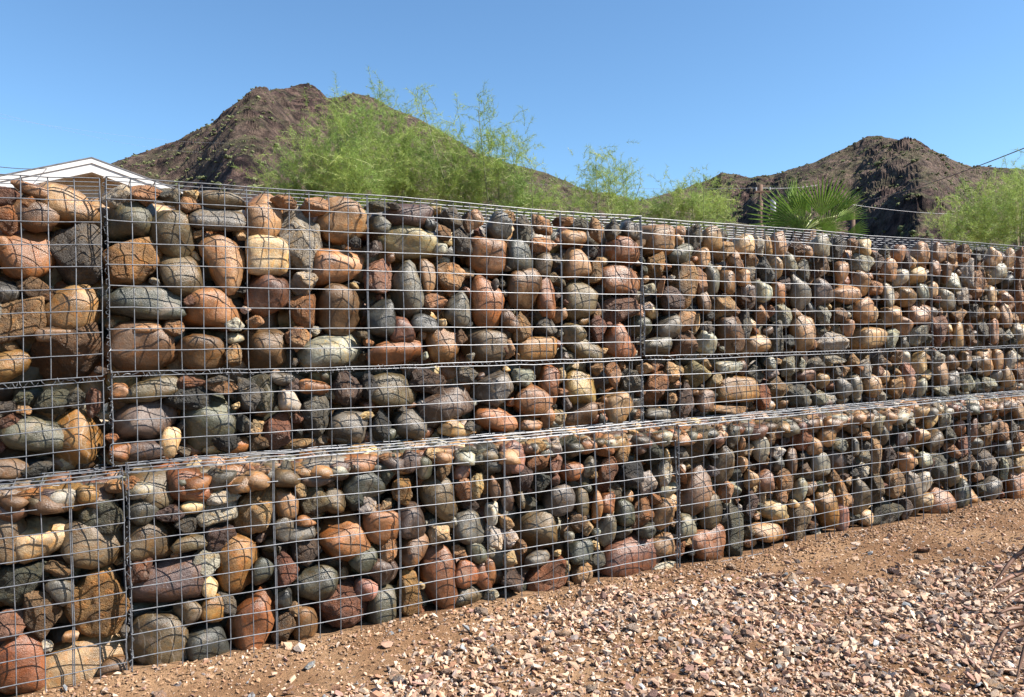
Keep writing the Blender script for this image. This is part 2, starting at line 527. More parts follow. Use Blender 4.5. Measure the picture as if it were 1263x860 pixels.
# ------------------------------------------------------------------ the stones, measured one by one: x z rx ry rz (1/100 cell), tilt, colour, shape, tier
# colour, shape and tier are indices into CODES, KINDS and LEVELS
CODES, KINDS, LEVELS = list(PAL), ['s', 'q', 'a', 'l'], ['U', 'M', 'L']
DATA = (
    (-365, 1220, 53, 53, 46, 0, 3, 2, 0), (-258, 1253, 79, 36, 29, 10, 2, 0, 0), (-283, 1193, 44, 44, 42, 0, 0, 0, 0), (-136, 1206, 115, 114, 91, 0, 2, 0, 0), (-255, 1141, 84, 84, 70, 0, 12, 0, 0), (-367, 1115, 50, 50, 64, 0, 0, 0, 0),
    (-376, 1007, 36, 36, 36, 0, 2, 0, 0), (-300, 979, 115, 115, 106, 0, 0, 0, 0), (-112, 971, 101, 101, 132, 0, 5, 2, 0), (-370, 809, 55, 55, 46, 0, 6, 0, 0), (-252, 816, 75, 52, 42, 20, 12, 2, 0), (-324, 691, 93, 93, 100, 0, 1, 2, 0),
    (-125, 726, 106, 106, 106, 0, 1, 0, 0), (-408, 734, 27, 35, 54, 0, 5, 0, 0), (60, 1261, 68, 67, 54, 0, 15, 2, 0), (174, 1263, 64, 56, 44, 0, 2, 2, 0), (269, 1250, 55, 50, 40, 0, 5, 2, 0), (357, 1207, 61, 57, 46, 0, 2, 2, 0),
    (505, 1257, 99, 51, 41, 0, 9, 0, 0), (360, 1269, 35, 35, 23, 0, 16, 2, 0), (108, 1135, 119, 118, 94, 0, 10, 0, 0), (476, 1151, 119, 71, 57, 5, 5, 0, 0), (282, 1056, 91, 91, 111, 0, 9, 0, 0), (104, 932, 119, 119, 114, 0, 13, 2, 0),
    (316, 866, 97, 97, 97, 10, 9, 0, 0), (505, 928, 99, 99, 135, 0, 2, 0, 0), (153, 742, 179, 93, 75, 8, 7, 0, 0), (455, 705, 130, 124, 99, 0, 0, 0, 0), (370, 752, 46, 46, 38, 0, 3, 2, 0), (156, 617, 59, 37, 29, 0, 2, 0, 0),
    (274, 616, 45, 45, 40, 0, 2, 2, 0), (-191, 610, 70, 35, 28, 0, 12, 0, 0), (549, 634, 41, 39, 31, 0, 15, 2, 0), (-363, 461, 76, 76, 69, 0, 13, 0, 0), (-155, 516, 145, 145, 133, 0, 12, 2, 0), (133, 520, 146, 144, 116, 0, 12, 0, 0),
    (419, 493, 119, 103, 83, 0, 12, 0, 0), (546, 481, 36, 36, 52, 0, 1, 2, 0), (-378, 307, 50, 35, 27, 0, 5, 2, 1), (-316, 341, 37, 35, 28, 0, 10, 2, 1), (-313, 295, 28, 35, 23, 0, 2, 2, 1), (-206, 315, 71, 65, 52, 0, 10, 2, 1),
    (-120, 322, 43, 43, 43, 0, 10, 2, 1), (-45, 294, 29, 35, 62, 0, 3, 2, 1), (-373, 237, 55, 55, 55, 0, 3, 2, 1), (-275, 179, 108, 108, 99, -15, 10, 0, 1), (-116, 130, 101, 101, 130, 0, 13, 0, 1), (-377, 45, 69, 52, 41, 0, 12, 0, 1),
    (-267, 23, 56, 35, 28, 0, 7, 2, 1), (41, 330, 41, 39, 31, 0, 2, 0, 1), (161, 327, 119, 62, 49, -8, 9, 0, 1), (338, 344, 76, 44, 35, 0, 3, 2, 1), (148, 199, 133, 125, 100, -5, 4, 0, 1), (331, 277, 92, 83, 66, 0, 6, 3, 1),
    (475, 323, 72, 38, 31, 5, 1, 2, 1), (475, 359, 57, 35, 20, 0, 5, 2, 1), (433, 156, 114, 114, 132, 0, 10, 0, 1), (632, 283, 68, 68, 79, 0, 5, 2, 1), (245, 80, 40, 40, 65, 15, 16, 0, 1), (146, 46, 79, 55, 44, 0, 4, 0, 1),
    (36, 47, 44, 44, 39, 0, 0, 0, 1), (503, 41, 67, 67, 57, 0, 6, 3, 1), (580, 147, 42, 42, 42, 0, 6, 2, 1), (643, 122, 31, 35, 37, 0, 16, 2, 1), (658, 47, 42, 42, 42, 0, 12, 0, 1), (-359, -51, 56, 43, 34, 0, 15, 2, 2),
    (-190, -65, 115, 66, 53, 5, 13, 2, 2), (-81, -71, 36, 36, 40, 0, 13, 0, 2), (-277, -16, 48, 38, 30, 0, 0, 2, 2), (19, -28, 36, 35, 27, 0, 2, 2, 2), (174, -85, 94, 94, 80, 0, 9, 0, 2), (71, -56, 32, 35, 27, 0, 0, 2, 2),
    (111, -111, 50, 40, 32, 0, 7, 0, 2), (313, -80, 91, 91, 79, 0, 20, 0, 2), (499, -56, 103, 61, 49, 0, 0, 0, 2), (449, -154, 68, 42, 34, 0, 15, 2, 2), (424, -7, 48, 36, 29, 0, 5, 2, 2), (-30, -166, 77, 77, 77, 0, 11, 2, 2),
    (-367, -210, 57, 57, 99, 0, 9, 0, 2), (-249, -234, 96, 96, 78, -8, 16, 0, 2), (-66, -284, 108, 108, 99, 0, 9, 0, 2), (-335, -411, 106, 106, 85, -15, 11, 2, 2), (-203, -367, 48, 40, 32, 0, 12, 2, 2), (-196, -461, 48, 48, 53, 0, 5, 0, 2),
    (-370, -566, 63, 63, 52, 0, 19, 2, 2), (-254, -548, 69, 69, 96, 0, 12, 2, 2), (-56, -530, 111, 111, 144, 0, 13, 2, 2), (-350, -761, 95, 95, 137, -15, 20, 0, 2), (-149, -821, 220, 141, 113, -12, 1, 0, 2), (0, -819, 55, 48, 38, 0, 12, 0, 2),
    (113, -175, 61, 61, 61, 0, 11, 0, 2), (224, -202, 57, 42, 34, 0, 4, 0, 2), (297, -263, 49, 49, 43, 0, 5, 2, 2), (423, -213, 100, 100, 83, -10, 15, 2, 2), (596, -237, 84, 84, 114, 0, 1, 2, 2), (323, -184, 52, 36, 29, 0, 16, 0, 2),
    (148, -318, 102, 102, 91, 0, 9, 0, 2), (300, -349, 69, 43, 34, 0, 9, 0, 2), (433, -344, 70, 70, 64, 0, 4, 2, 2), (97, -436, 42, 42, 61, 10, 3, 2, 2), (204, -532, 156, 145, 116, 0, 4, 0, 2), (369, -460, 58, 58, 64, 0, 15, 2, 2),
    (512, -479, 89, 89, 125, 0, 13, 0, 2), (380, -561, 32, 35, 46, 0, 16, 0, 2), (393, -659, 46, 46, 58, 0, 13, 0, 2), (455, -644, 35, 35, 52, 0, 5, 2, 2), (295, -667, 57, 57, 63, 0, 9, 0, 2), (160, -786, 114, 114, 131, 0, 9, 0, 2),
    (360, -826, 94, 94, 88, 0, 6, 0, 2), (571, -762, 99, 99, 138, 0, 20, 0, 2), (704, 1181, 96, 96, 112, 0, 2, 0, 0), (788, 1252, 59, 41, 33, 0, 2, 2, 0), (948, 1267, 66, 61, 49, 0, 2, 2, 0), (884, 1078, 104, 104, 158, 15, 18, 2, 0),
    (1096, 1181, 124, 124, 112, 0, 2, 0, 0), (710, 978, 93, 93, 91, 0, 16, 1, 0), (1083, 951, 135, 134, 107, 0, 2, 0, 0), (723, 782, 102, 102, 107, 0, 3, 0, 0), (890, 841, 60, 60, 65, 0, 15, 2, 0), (890, 695, 73, 73, 87, 0, 0, 0, 0),
    (1092, 709, 121, 121, 127, 0, 12, 0, 0), (648, 646, 42, 39, 31, 0, 2, 2, 0), (845, 581, 48, 47, 38, 0, 2, 2, 0), (1279, 1253, 64, 37, 29, 0, 5, 0, 0), (1288, 1159, 51, 51, 45, 30, 5, 0, 0), (1474, 1232, 121, 80, 64, -5, 4, 0, 0),
    (1362, 1281, 40, 35, 20, 0, 5, 2, 0), (1620, 1281, 35, 35, 21, 0, 16, 2, 0), (1702, 1226, 65, 65, 65, 0, 5, 0, 0), (1498, 1075, 184, 118, 94, 8, 17, 0, 0), (1641, 1042, 35, 35, 29, 0, 18, 0, 0), (1664, 1132, 41, 41, 41, 0, 2, 2, 0),
    (1580, 1174, 35, 35, 35, 0, 6, 0, 0), (1782, 1093, 60, 60, 84, 0, 5, 2, 0), (1264, 1033, 39, 39, 45, 0, 4, 2, 0), (1298, 890, 80, 80, 86, 0, 19, 2, 0), (1469, 814, 87, 87, 152, -5, 5, 0, 0), (1564, 894, 41, 41, 88, 0, 1, 0, 0),
    (1721, 877, 78, 78, 90, 0, 1, 2, 0), (1607, 749, 66, 59, 47, 0, 2, 2, 0), (1958, 1014, 105, 105, 111, 0, 0, 0, 0), (1806, 1198, 29, 35, 54, 0, 12, 2, 0), (1860, 1220, 36, 36, 54, 0, 1, 0, 0), (2067, 1287, 37, 37, 37, 0, 2, 2, 0),
    (1952, 754, 89, 89, 148, 0, 0, 0, 0), (1748, 715, 72, 72, 96, 0, 5, 0, 0), (1302, 662, 68, 68, 97, 0, 6, 0, 0), (1413, 604, 63, 63, 63, 0, 3, 0, 0), (1541, 638, 72, 58, 47, 0, 6, 0, 0), (1981, 861, 21, 35, 31, 0, 6, 0, 0),
    (1148, 1061, 33, 35, 33, 0, 6, 0, 0), (717, 508, 124, 124, 102, 0, 12, 0, 0), (862, 559, 54, 54, 59, 10, 2, 2, 0), (1043, 484, 156, 105, 84, -3, 18, 0, 0), (1383, 477, 147, 87, 69, -8, 0, 0, 0), (1656, 501, 95, 95, 107, 20, 13, 0, 0),
    (1944, 489, 111, 111, 93, 0, 9, 0, 0), (1763, 552, 42, 42, 48, 0, 12, 2, 0), (2058, 493, 37, 37, 43, 0, 3, 2, 0), (671, 285, 96, 96, 90, 0, 10, 2, 1), (806, 244, 48, 48, 59, 0, 15, 0, 1), (765, 353, 59, 40, 32, 0, 5, 0, 1),
    (821, 313, 37, 37, 37, 0, 4, 2, 1), (931, 308, 72, 48, 38, 5, 0, 0, 1), (1110, 288, 75, 75, 89, 0, 4, 3, 1), (952, 163, 77, 77, 104, -10, 5, 3, 1), (1368, 274, 130, 109, 87, 0, 9, 0, 1), (1243, 294, 57, 57, 68, 0, 6, 3, 1),
    (1573, 319, 109, 89, 71, 0, 4, 3, 1), (1677, 169, 154, 128, 102, -15, 4, 0, 1), (1995, 258, 112, 112, 93, 0, 5, 0, 1), (1791, 342, 54, 53, 42, 0, 5, 2, 1), (749, 96, 64, 64, 85, 0, 3, 2, 1), (647, 127, 31, 35, 31, 0, 16, 2, 1),
    (597, 136, 26, 35, 42, 0, 5, 0, 1), (1127, 82, 107, 107, 90, 0, 5, 0, 1), (1198, 151, 40, 35, 21, 0, 16, 2, 1), (1284, 76, 51, 51, 91, 0, 6, 2, 1), (1455, 85, 87, 87, 87, 0, 5, 0, 1), (1986, 67, 122, 101, 81, 0, 0, 0, 1),
    (1709, 34, 88, 60, 48, 0, 1, 0, 1), (1790, 55, 36, 35, 27, 0, 5, 2, 1), (847, 17, 66, 35, 24, 0, 1, 2, 1), (563, -54, 34, 35, 44, 0, 0, 2, 2), (911, -56, 116, 71, 57, 0, 22, 0, 2), (870, -120, 83, 38, 30, 0, 4, 0, 2),
    (718, -49, 40, 40, 50, 0, 5, 2, 2), (653, -72, 29, 35, 25, 0, 5, 0, 2), (785, -75, 30, 35, 25, 0, 2, 0, 2), (1085, -33, 92, 52, 42, 0, 0, 0, 2), (1235, -13, 55, 40, 32, 0, 2, 2, 2), (1229, -109, 43, 43, 74, 0, 10, 3, 2),
    (1339, -66, 49, 49, 54, 0, 4, 0, 2), (1104, -161, 96, 86, 69, -5, 7, 0, 2), (1425, -117, 49, 49, 55, 0, 10, 0, 2), (1488, -29, 51, 41, 33, 0, 16, 2, 2), (1539, -127, 39, 39, 66, 20, 12, 2, 2), (1630, -147, 39, 39, 45, 0, 3, 0, 2),
    (1805, -101, 86, 86, 81, 0, 7, 0, 2), (1667, -49, 53, 35, 28, 0, 10, 2, 2), (1891, -114, 40, 40, 81, 0, 3, 0, 2), (793, -157, 30, 35, 40, 0, 16, 0, 2), (728, -224, 56, 56, 69, 0, 2, 0, 2), (862, -229, 70, 70, 73, 0, 9, 0, 2),
    (960, -231, 51, 51, 58, 0, 9, 0, 2), (711, -338, 43, 43, 56, 0, 5, 0, 2), (808, -311, 44, 35, 25, 0, 0, 0, 2), (791, -368, 57, 47, 38, 0, 5, 0, 2), (826, -467, 70, 70, 63, 0, 4, 0, 2), (1007, -445, 115, 115, 125, -10, 0, 0, 2),
    (1106, -268, 52, 52, 52, 0, 15, 2, 2), (1051, -234, 45, 45, 58, 0, 7, 2, 2), (1189, -396, 83, 83, 87, 0, 0, 0, 2), (1220, -504, 40, 40, 60, 0, 2, 0, 2), (1298, -222, 47, 47, 67, 10, 13, 0, 2), (1508, -285, 83, 83, 118, 0, 9, 0, 2),
    (1355, -382, 75, 75, 88, 0, 4, 0, 2), (1367, -541, 75, 75, 82, 0, 12, 0, 2), (1511, -473, 48, 48, 48, 0, 16, 0, 2), (1507, -716, 83, 83, 180, 0, 20, 0, 2), (1333, -761, 54, 54, 128, 0, 13, 2, 2), (1196, -800, 66, 66, 100, 0, 10, 1, 2),
    (1089, -542, 59, 59, 59, 0, 10, 0, 2), (1182, -621, 76, 76, 66, 15, 4, 0, 2), (1104, -688, 52, 52, 52, 0, 19, 0, 2), (1004, -778, 128, 128, 132, 0, 3, 3, 2), (867, -634, 96, 96, 90, -30, 10, 0, 2), (721, -528, 50, 50, 81, 0, 3, 0, 2),
    (611, -522, 46, 46, 61, 0, 7, 0, 2), (703, -665, 37, 37, 43, 0, 6, 0, 2), (702, -811, 47, 47, 75, 0, 12, 0, 2), (803, -815, 57, 57, 88, 0, 12, 0, 2), (756, -724, 31, 35, 37, 0, 1, 0, 2), (1634, -244, 42, 42, 56, 0, 2, 0, 2),
    (1712, -238, 42, 42, 63, 0, 16, 2, 2), (1697, -456, 85, 85, 85, 0, 5, 0, 2), (1716, -593, 49, 49, 70, 0, 10, 0, 2), (1650, -699, 63, 63, 70, 0, 20, 0, 2), (1764, -730, 57, 57, 78, 0, 20, 0, 2), (1663, -820, 84, 61, 49, 0, 9, 0, 2),
    (2023, 1197, 68, 68, 80, 0, 23, 0, 0), (2183, 1230, 63, 63, 69, 20, 5, 2, 0), (2071, 1270, 59, 39, 31, 20, 1, 2, 0), (2319, 1250, 57, 57, 57, 0, 2, 2, 0), (2165, 1038, 88, 88, 94, 0, 23, 0, 0), (2165, 1140, 47, 47, 62, 0, 5, 0, 0),
    (2315, 1104, 82, 56, 44, 0, 2, 2, 0), (2312, 983, 54, 54, 73, 0, 9, 0, 0), (2183, 832, 101, 101, 123, 0, 12, 0, 0), (2340, 794, 57, 57, 121, 0, 0, 0, 0), (2539, 1160, 93, 61, 49, 0, 1, 0, 0), (2563, 1244, 79, 49, 39, 0, 10, 2, 0),
    (2427, 1247, 38, 38, 32, 0, 12, 2, 0), (2486, 1270, 49, 35, 26, 0, 2, 0, 0), (2715, 1214, 53, 53, 73, 0, 2, 3, 0), (2837, 1220, 53, 53, 67, 0, 5, 2, 0), (2979, 1265, 75, 75, 61, 0, 5, 0, 0), (2929, 1096, 102, 102, 85, 0, 0, 0, 0),
    (2567, 1001, 85, 85, 92, 0, 2, 0, 0), (2693, 955, 39, 39, 79, 15, 1, 2, 0), (2918, 913, 142, 115, 92, -8, 0, 0, 0), (2587, 773, 99, 99, 112, 0, 9, 0, 0), (2886, 709, 128, 110, 88, 0, 19, 2, 0), (2965, 827, 33, 35, 41, 0, 4, 2, 0),
    (2083, 654, 56, 56, 68, 0, 12, 0, 0), (2175, 616, 56, 56, 81, 0, 1, 0, 0), (2346, 609, 74, 74, 64, 15, 5, 2, 0), (2277, 477, 119, 88, 70, 0, 13, 1, 0), (2068, 487, 29, 35, 55, 0, 2, 2, 0), (2534, 556, 72, 72, 72, 0, 9, 0, 0),
    (2626, 469, 105, 82, 66, 30, 9, 0, 0), (2699, 593, 46, 46, 79, 0, 3, 2, 0), (2887, 505, 95, 95, 112, 0, 20, 0, 0), (2454, 428, 21, 35, 20, 0, 15, 2, 0), (3242, 1221, 102, 102, 105, 0, 1, 1, 0), (3391, 1270, 42, 42, 42, 0, 2, 0, 0),
    (3365, 1190, 35, 35, 42, 0, 1, 0, 0), (3514, 1215, 57, 57, 78, -10, 5, 0, 0), (3391, 1084, 78, 78, 64, -10, 10, 0, 0), (3577, 1074, 57, 57, 72, 0, 2, 0, 0), (3174, 1011, 55, 55, 83, 0, 13, 2, 0), (3198, 865, 21, 35, 62, 10, 2, 0, 0),
    (3421, 880, 85, 85, 156, 0, 1, 0, 0), (3279, 922, 16, 35, 21, 0, 15, 2, 0), (3542, 908, 43, 43, 86, 0, 2, 0, 0), (3666, 926, 54, 54, 116, 0, 5, 0, 0), (3670, 1217, 73, 73, 80, 0, 1, 0, 0), (3778, 1119, 66, 66, 66, 0, 1, 2, 0),
    (3872, 1063, 52, 52, 66, 0, 2, 0, 0), (3817, 915, 59, 59, 81, 0, 1, 0, 0), (3773, 732, 88, 88, 88, 0, 1, 0, 0), (3567, 765, 43, 43, 72, 0, 12, 0, 0), (3291, 778, 63, 63, 91, -20, 4, 2, 0), (3112, 844, 48, 48, 41, 0, 18, 0, 0),
    (3083, 733, 34, 35, 29, 0, 15, 2, 0), (3278, 603, 84, 84, 84, 0, 5, 0, 0), (3407, 638, 64, 64, 64, 0, 2, 2, 0), (3482, 622, 22, 35, 57, 0, 16, 2, 0), (3164, 465, 87, 78, 62, 0, 5, 0, 0), (3423, 482, 85, 85, 85, 0, 12, 2, 0),
    (3601, 478, 65, 65, 79, 0, 18, 0, 0), (3592, 593, 43, 43, 43, 0, 5, 2, 0), (3861, 548, 112, 112, 134, 0, 12, 0, 0), (3957, 620, 45, 45, 104, 0, 5, 0, 0), (3970, 1179, 67, 67, 67, 0, 16, 0, 0), (3984, 962, 45, 45, 59, 0, 5, 0, 0),
    (3988, 814, 52, 52, 89, 0, 4, 0, 0), (2180, 315, 76, 61, 49, 0, 18, 2, 1), (2349, 259, 62, 62, 111, 0, 0, 0, 1), (2222, 172, 107, 107, 94, 0, 0, 0, 1), (2318, 73, 41, 41, 61, 0, 0, 0, 1), (2206, 39, 69, 51, 41, 0, 0, 0, 1),
    (2598, 238, 111, 111, 107, 0, 14, 0, 1), (2815, 300, 47, 47, 77, 0, 2, 2, 1), (2964, 259, 61, 61, 70, 20, 5, 2, 1), (2870, 103, 114, 114, 105, 0, 1, 0, 1), (2595, 60, 116, 96, 77, 0, 12, 0, 1), (2698, 109, 19, 35, 25, 0, 2, 2, 1),
    (3178, 196, 81, 81, 108, 0, 0, 0, 1), (3170, 28, 84, 47, 37, 0, 5, 0, 1), (3292, 310, 50, 50, 63, 0, 16, 0, 1), (3539, 281, 88, 88, 88, 0, 17, 2, 1), (3403, 113, 73, 73, 110, -10, 4, 3, 1), (3579, 105, 56, 56, 70, 0, 12, 0, 1),
    (3902, 171, 161, 114, 92, 0, 13, 1, 1), (3828, 323, 109, 50, 40, 0, 18, 0, 1), (3787, 19, 139, 40, 32, 0, 1, 0, 1), (1809, -105, 52, 52, 66, 0, 7, 0, 2), (1952, -104, 68, 68, 83, 0, 19, 0, 2), (2118, -127, 69, 69, 73, 0, 0, 0, 2),
    (2017, -228, 49, 49, 68, 0, 4, 0, 2), (2085, -44, 76, 40, 32, 0, 1, 2, 2), (2218, -70, 38, 38, 38, 0, 15, 2, 2), (2344, -92, 79, 79, 71, 0, 10, 2, 2), (2230, -157, 46, 46, 62, 0, 19, 2, 2), (2331, -223, 63, 63, 55, 0, 0, 0, 2),
    (2543, -84, 76, 76, 68, 0, 0, 2, 2), (2700, -120, 61, 61, 81, 0, 1, 0, 2), (2916, -147, 75, 75, 92, 0, 11, 2, 2), (2819, -127, 37, 37, 41, 0, 4, 0, 2), (2438, -206, 39, 39, 55, 0, 10, 0, 2), (2577, -270, 60, 60, 100, 0, 20, 2, 2),
    (2757, -282, 74, 74, 74, 0, 8, 3, 2), (2861, -338, 50, 50, 66, 0, 15, 2, 2), (3003, -301, 42, 42, 75, 0, 15, 2, 2), (3020, -201, 20, 35, 50, 0, 16, 0, 2), (3018, -68, 42, 42, 42, 0, 4, 2, 2), (2129, -262, 46, 46, 53, 0, 7, 2, 2),
    (1819, -258, 28, 35, 66, 0, 12, 0, 2), (1902, -297, 30, 35, 89, 0, 4, 0, 2), (2260, -376, 86, 86, 86, 0, 5, 0, 2), (2387, -398, 39, 39, 78, 0, 9, 0, 2), (1813, -398, 37, 37, 59, 0, 15, 0, 2), (1820, -518, 41, 41, 66, 0, 15, 0, 2),
    (2146, -534, 128, 128, 117, 5, 9, 0, 2), (1990, -344, 19, 35, 45, 0, 9, 0, 2), (2358, -507, 55, 55, 63, 0, 12, 0, 2), (2428, -560, 32, 35, 39, 0, 16, 0, 2), (2571, -584, 60, 60, 96, 0, 5, 0, 2), (2488, -441, 30, 35, 87, 0, 0, 0, 2),
    (2575, -437, 48, 48, 64, 0, 0, 0, 2), (2709, -503, 57, 57, 73, 0, 10, 0, 2), (2842, -530, 70, 70, 99, 20, 0, 0, 2), (2865, -629, 50, 50, 41, 0, 11, 0, 2), (3008, -550, 67, 67, 93, 0, 1, 0, 2), (2384, -688, 71, 71, 63, 0, 7, 0, 2),
    (2306, -590, 29, 35, 31, 0, 18, 0, 2), (1917, -657, 37, 37, 39, 0, 16, 2, 2), (2095, -679, 74, 48, 38, 0, 5, 0, 2), (1937, -779, 64, 64, 68, 0, 4, 2, 2), (1789, -711, 33, 35, 73, 0, 0, 0, 2), (2184, -797, 125, 125, 102, -10, 20, 2, 2),
    (2275, -765, 24, 35, 40, 0, 16, 0, 2), (2395, -830, 63, 63, 71, 0, 16, 2, 2), (2784, -807, 201, 150, 142, 0, 21, 0, 2), (2990, -741, 63, 63, 67, 0, 1, 0, 2), (2977, -876, 69, 38, 30, 0, 15, 2, 2), (3362, -810, 132, 132, 115, -8, 20, 0, 2),
    (3164, -645, 60, 60, 68, 0, 18, 0, 2), (3293, -415, 87, 87, 165, 15, 12, 0, 2), (3295, -146, 96, 96, 122, 0, 9, 2, 2), (3517, -286, 75, 75, 124, 0, 9, 0, 2), (3390, -580, 70, 70, 105, 0, 9, 0, 2), (3528, -461, 53, 53, 71, -20, 2, 0, 2),
    (3593, -360, 44, 44, 37, 0, 7, 0, 2), (3580, -736, 62, 62, 169, 0, 10, 0, 2), (3126, -313, 16, 35, 59, -20, 0, 2, 2), (3645, -301, 20, 35, 53, 0, 2, 0, 2), (3142, -76, 27, 35, 27, 0, 0, 0, 2), (3447, -99, 28, 35, 70, 0, 2, 2, 2),
    (3562, -100, 44, 44, 80, 0, 5, 2, 2), (3648, -150, 21, 35, 53, 0, 2, 0, 2), (4099, 1166, 41, 41, 66, 0, 15, 2, 0), (4184, 1178, 35, 35, 66, 0, 1, 0, 0), (4307, 1193, 50, 50, 84, 0, 2, 0, 0), (4532, 1180, 69, 69, 69, 0, 12, 2, 0),
    (4598, 1146, 52, 52, 43, 0, 2, 0, 0), (4754, 1206, 66, 66, 83, 0, 18, 0, 0), (4957, 1197, 62, 62, 80, 0, 5, 2, 0), (5256, 1229, 73, 73, 73, 0, 16, 0, 0), (5122, 1275, 54, 54, 45, 0, 1, 0, 0), (3851, 1059, 40, 40, 65, 0, 2, 0, 0),
    (4026, 1058, 49, 49, 66, 0, 1, 0, 0), (4160, 1013, 58, 58, 91, 0, 23, 2, 0), (4280, 1016, 50, 50, 84, 0, 1, 0, 0), (4417, 1062, 51, 51, 59, 0, 18, 0, 0), (4568, 1008, 60, 60, 78, 0, 5, 2, 0), (4782, 1050, 70, 70, 88, 0, 12, 0, 0),
    (4961, 1010, 58, 58, 80, 0, 2, 0, 0), (5224, 1092, 82, 82, 73, 0, 18, 0, 0), (5370, 1121, 46, 46, 73, 0, 4, 2, 0), (5525, 1053, 56, 56, 84, 0, 2, 0, 0), (5645, 1179, 56, 56, 66, 0, 2, 0, 0), (5744, 1143, 40, 40, 85, 0, 4, 0, 0),
    (5963, 1221, 67, 67, 96, 0, 1, 0, 0), (5693, 993, 61, 61, 66, 0, 18, 0, 0), (5927, 1010, 87, 87, 72, 0, 16, 0, 0), (3965, 942, 57, 57, 65, 0, 1, 0, 0), (3971, 812, 66, 66, 82, 0, 12, 0, 0), (4154, 856, 67, 67, 75, 0, 18, 0, 0),
    (4300, 848, 50, 50, 76, 0, 0, 0, 0), (4526, 853, 69, 69, 138, -10, 5, 0, 0), (4751, 866, 79, 79, 88, 0, 4, 0, 0), (5012, 844, 132, 90, 72, 5, 2, 0, 0), (5208, 936, 73, 73, 91, 0, 1, 0, 0), (5378, 902, 64, 64, 55, 0, 2, 2, 0),
    (5523, 848, 46, 46, 93, 0, 18, 0, 0), (5800, 836, 96, 96, 78, 0, 1, 0, 0), (5958, 864, 48, 48, 77, 0, 18, 0, 0), (4139, 681, 67, 67, 67, 0, 2, 2, 0), (4376, 681, 68, 68, 85, 0, 18, 0, 0), (3961, 598, 49, 49, 98, 0, 5, 0, 0),
    (3877, 551, 65, 65, 122, 0, 12, 0, 0), (4107, 465, 130, 83, 67, -10, 2, 0, 0), (4282, 529, 50, 50, 109, 0, 5, 0, 0), (4576, 552, 95, 95, 147, 10, 1, 0, 0), (4767, 681, 53, 53, 70, 0, 18, 2, 0), (4948, 690, 62, 62, 53, 0, 12, 2, 0),
    (5224, 718, 78, 78, 100, 0, 1, 0, 0), (5055, 582, 54, 54, 63, 0, 2, 0, 0), (5611, 673, 80, 80, 80, 0, 2, 0, 0), (5944, 692, 92, 92, 82, 0, 2, 0, 0), (4899, 486, 148, 89, 71, 0, 15, 2, 0), (5333, 498, 137, 110, 88, 0, 1, 1, 0),
    (5587, 494, 66, 66, 75, 0, 18, 2, 0), (5934, 509, 77, 77, 77, 0, 18, 2, 0), (6170, 1268, 59, 59, 78, 0, 2, 0, 0), (6348, 1246, 59, 59, 89, 0, 1, 2, 0), (6557, 1244, 55, 55, 80, 0, 2, 0, 0), (6985, 1242, 62, 62, 83, 0, 16, 0, 0),
    (6772, 1283, 51, 51, 51, 0, 5, 2, 0), (7221, 1187, 53, 53, 95, 0, 1, 0, 0), (7391, 1193, 53, 53, 128, 0, 2, 0, 0), (6127, 1089, 44, 44, 68, 0, 2, 0, 0), (6288, 1045, 44, 44, 89, 0, 12, 0, 0), (6596, 1055, 60, 60, 121, 0, 15, 0, 0),
    (7092, 1060, 84, 84, 94, 0, 18, 0, 0), (6708, 1167, 24, 35, 51, 0, 5, 2, 0), (6749, 967, 61, 61, 102, 0, 2, 2, 0), (6315, 821, 74, 74, 89, 0, 18, 0, 0), (6524, 852, 60, 60, 70, 0, 15, 0, 0), (6731, 896, 61, 61, 51, 0, 2, 0, 0),
    (6961, 869, 73, 73, 83, 0, 16, 0, 0), (7198, 851, 63, 63, 63, 0, 2, 0, 0), (7388, 894, 45, 45, 138, 0, 2, 0, 0), (6204, 545, 69, 69, 128, 0, 19, 2, 0), (6505, 703, 91, 91, 80, 0, 2, 2, 0), (6434, 522, 60, 60, 100, 0, 1, 0, 0),
    (6596, 530, 46, 46, 81, 0, 12, 0, 0), (6675, 722, 51, 51, 61, 0, 5, 2, 0), (6994, 714, 73, 73, 62, 0, 1, 0, 0), (7176, 693, 63, 63, 105, 0, 2, 0, 0), (6811, 538, 51, 51, 82, 0, 5, 2, 0), (6953, 547, 41, 41, 103, 0, 0, 0, 0),
    (7211, 514, 74, 74, 63, 0, 18, 2, 0), (7360, 533, 53, 53, 85, 0, 18, 0, 0), (3867, 320, 49, 49, 41, 0, 18, 0, 1), (4222, 338, 42, 42, 42, 0, 18, 0, 1), (4408, 306, 60, 60, 68, 0, 18, 0, 1), (4527, 320, 36, 36, 51, 0, 18, 2, 1),
    (4699, 315, 76, 65, 52, 0, 5, 2, 1), (4583, 232, 86, 54, 43, 0, 3, 0, 1), (4758, 190, 53, 53, 53, 0, 1, 0, 1), (4904, 256, 44, 44, 62, 0, 5, 2, 1), (4881, 345, 104, 35, 28, 0, 18, 2, 1), (5103, 330, 63, 63, 54, 0, 1, 2, 1),
    (5254, 262, 55, 55, 73, 0, 18, 2, 1), (5397, 331, 55, 55, 55, 0, 5, 2, 1), (5629, 343, 56, 56, 56, 0, 2, 2, 1), (5938, 287, 72, 72, 92, 0, 16, 0, 1), (5777, 206, 57, 57, 85, 0, 19, 2, 1), (6897, 259, 104, 104, 114, 0, 2, 0, 1),
    (6200, 319, 69, 69, 64, 0, 18, 2, 1), (4143, 97, 58, 58, 92, -5, 20, 0, 1), (4490, 102, 104, 104, 95, 0, 5, 3, 1), (4740, 66, 61, 61, 54, 0, 18, 0, 1), (5014, 114, 81, 81, 81, 0, 5, 0, 1), (5130, 129, 50, 50, 90, 0, 18, 0, 1),
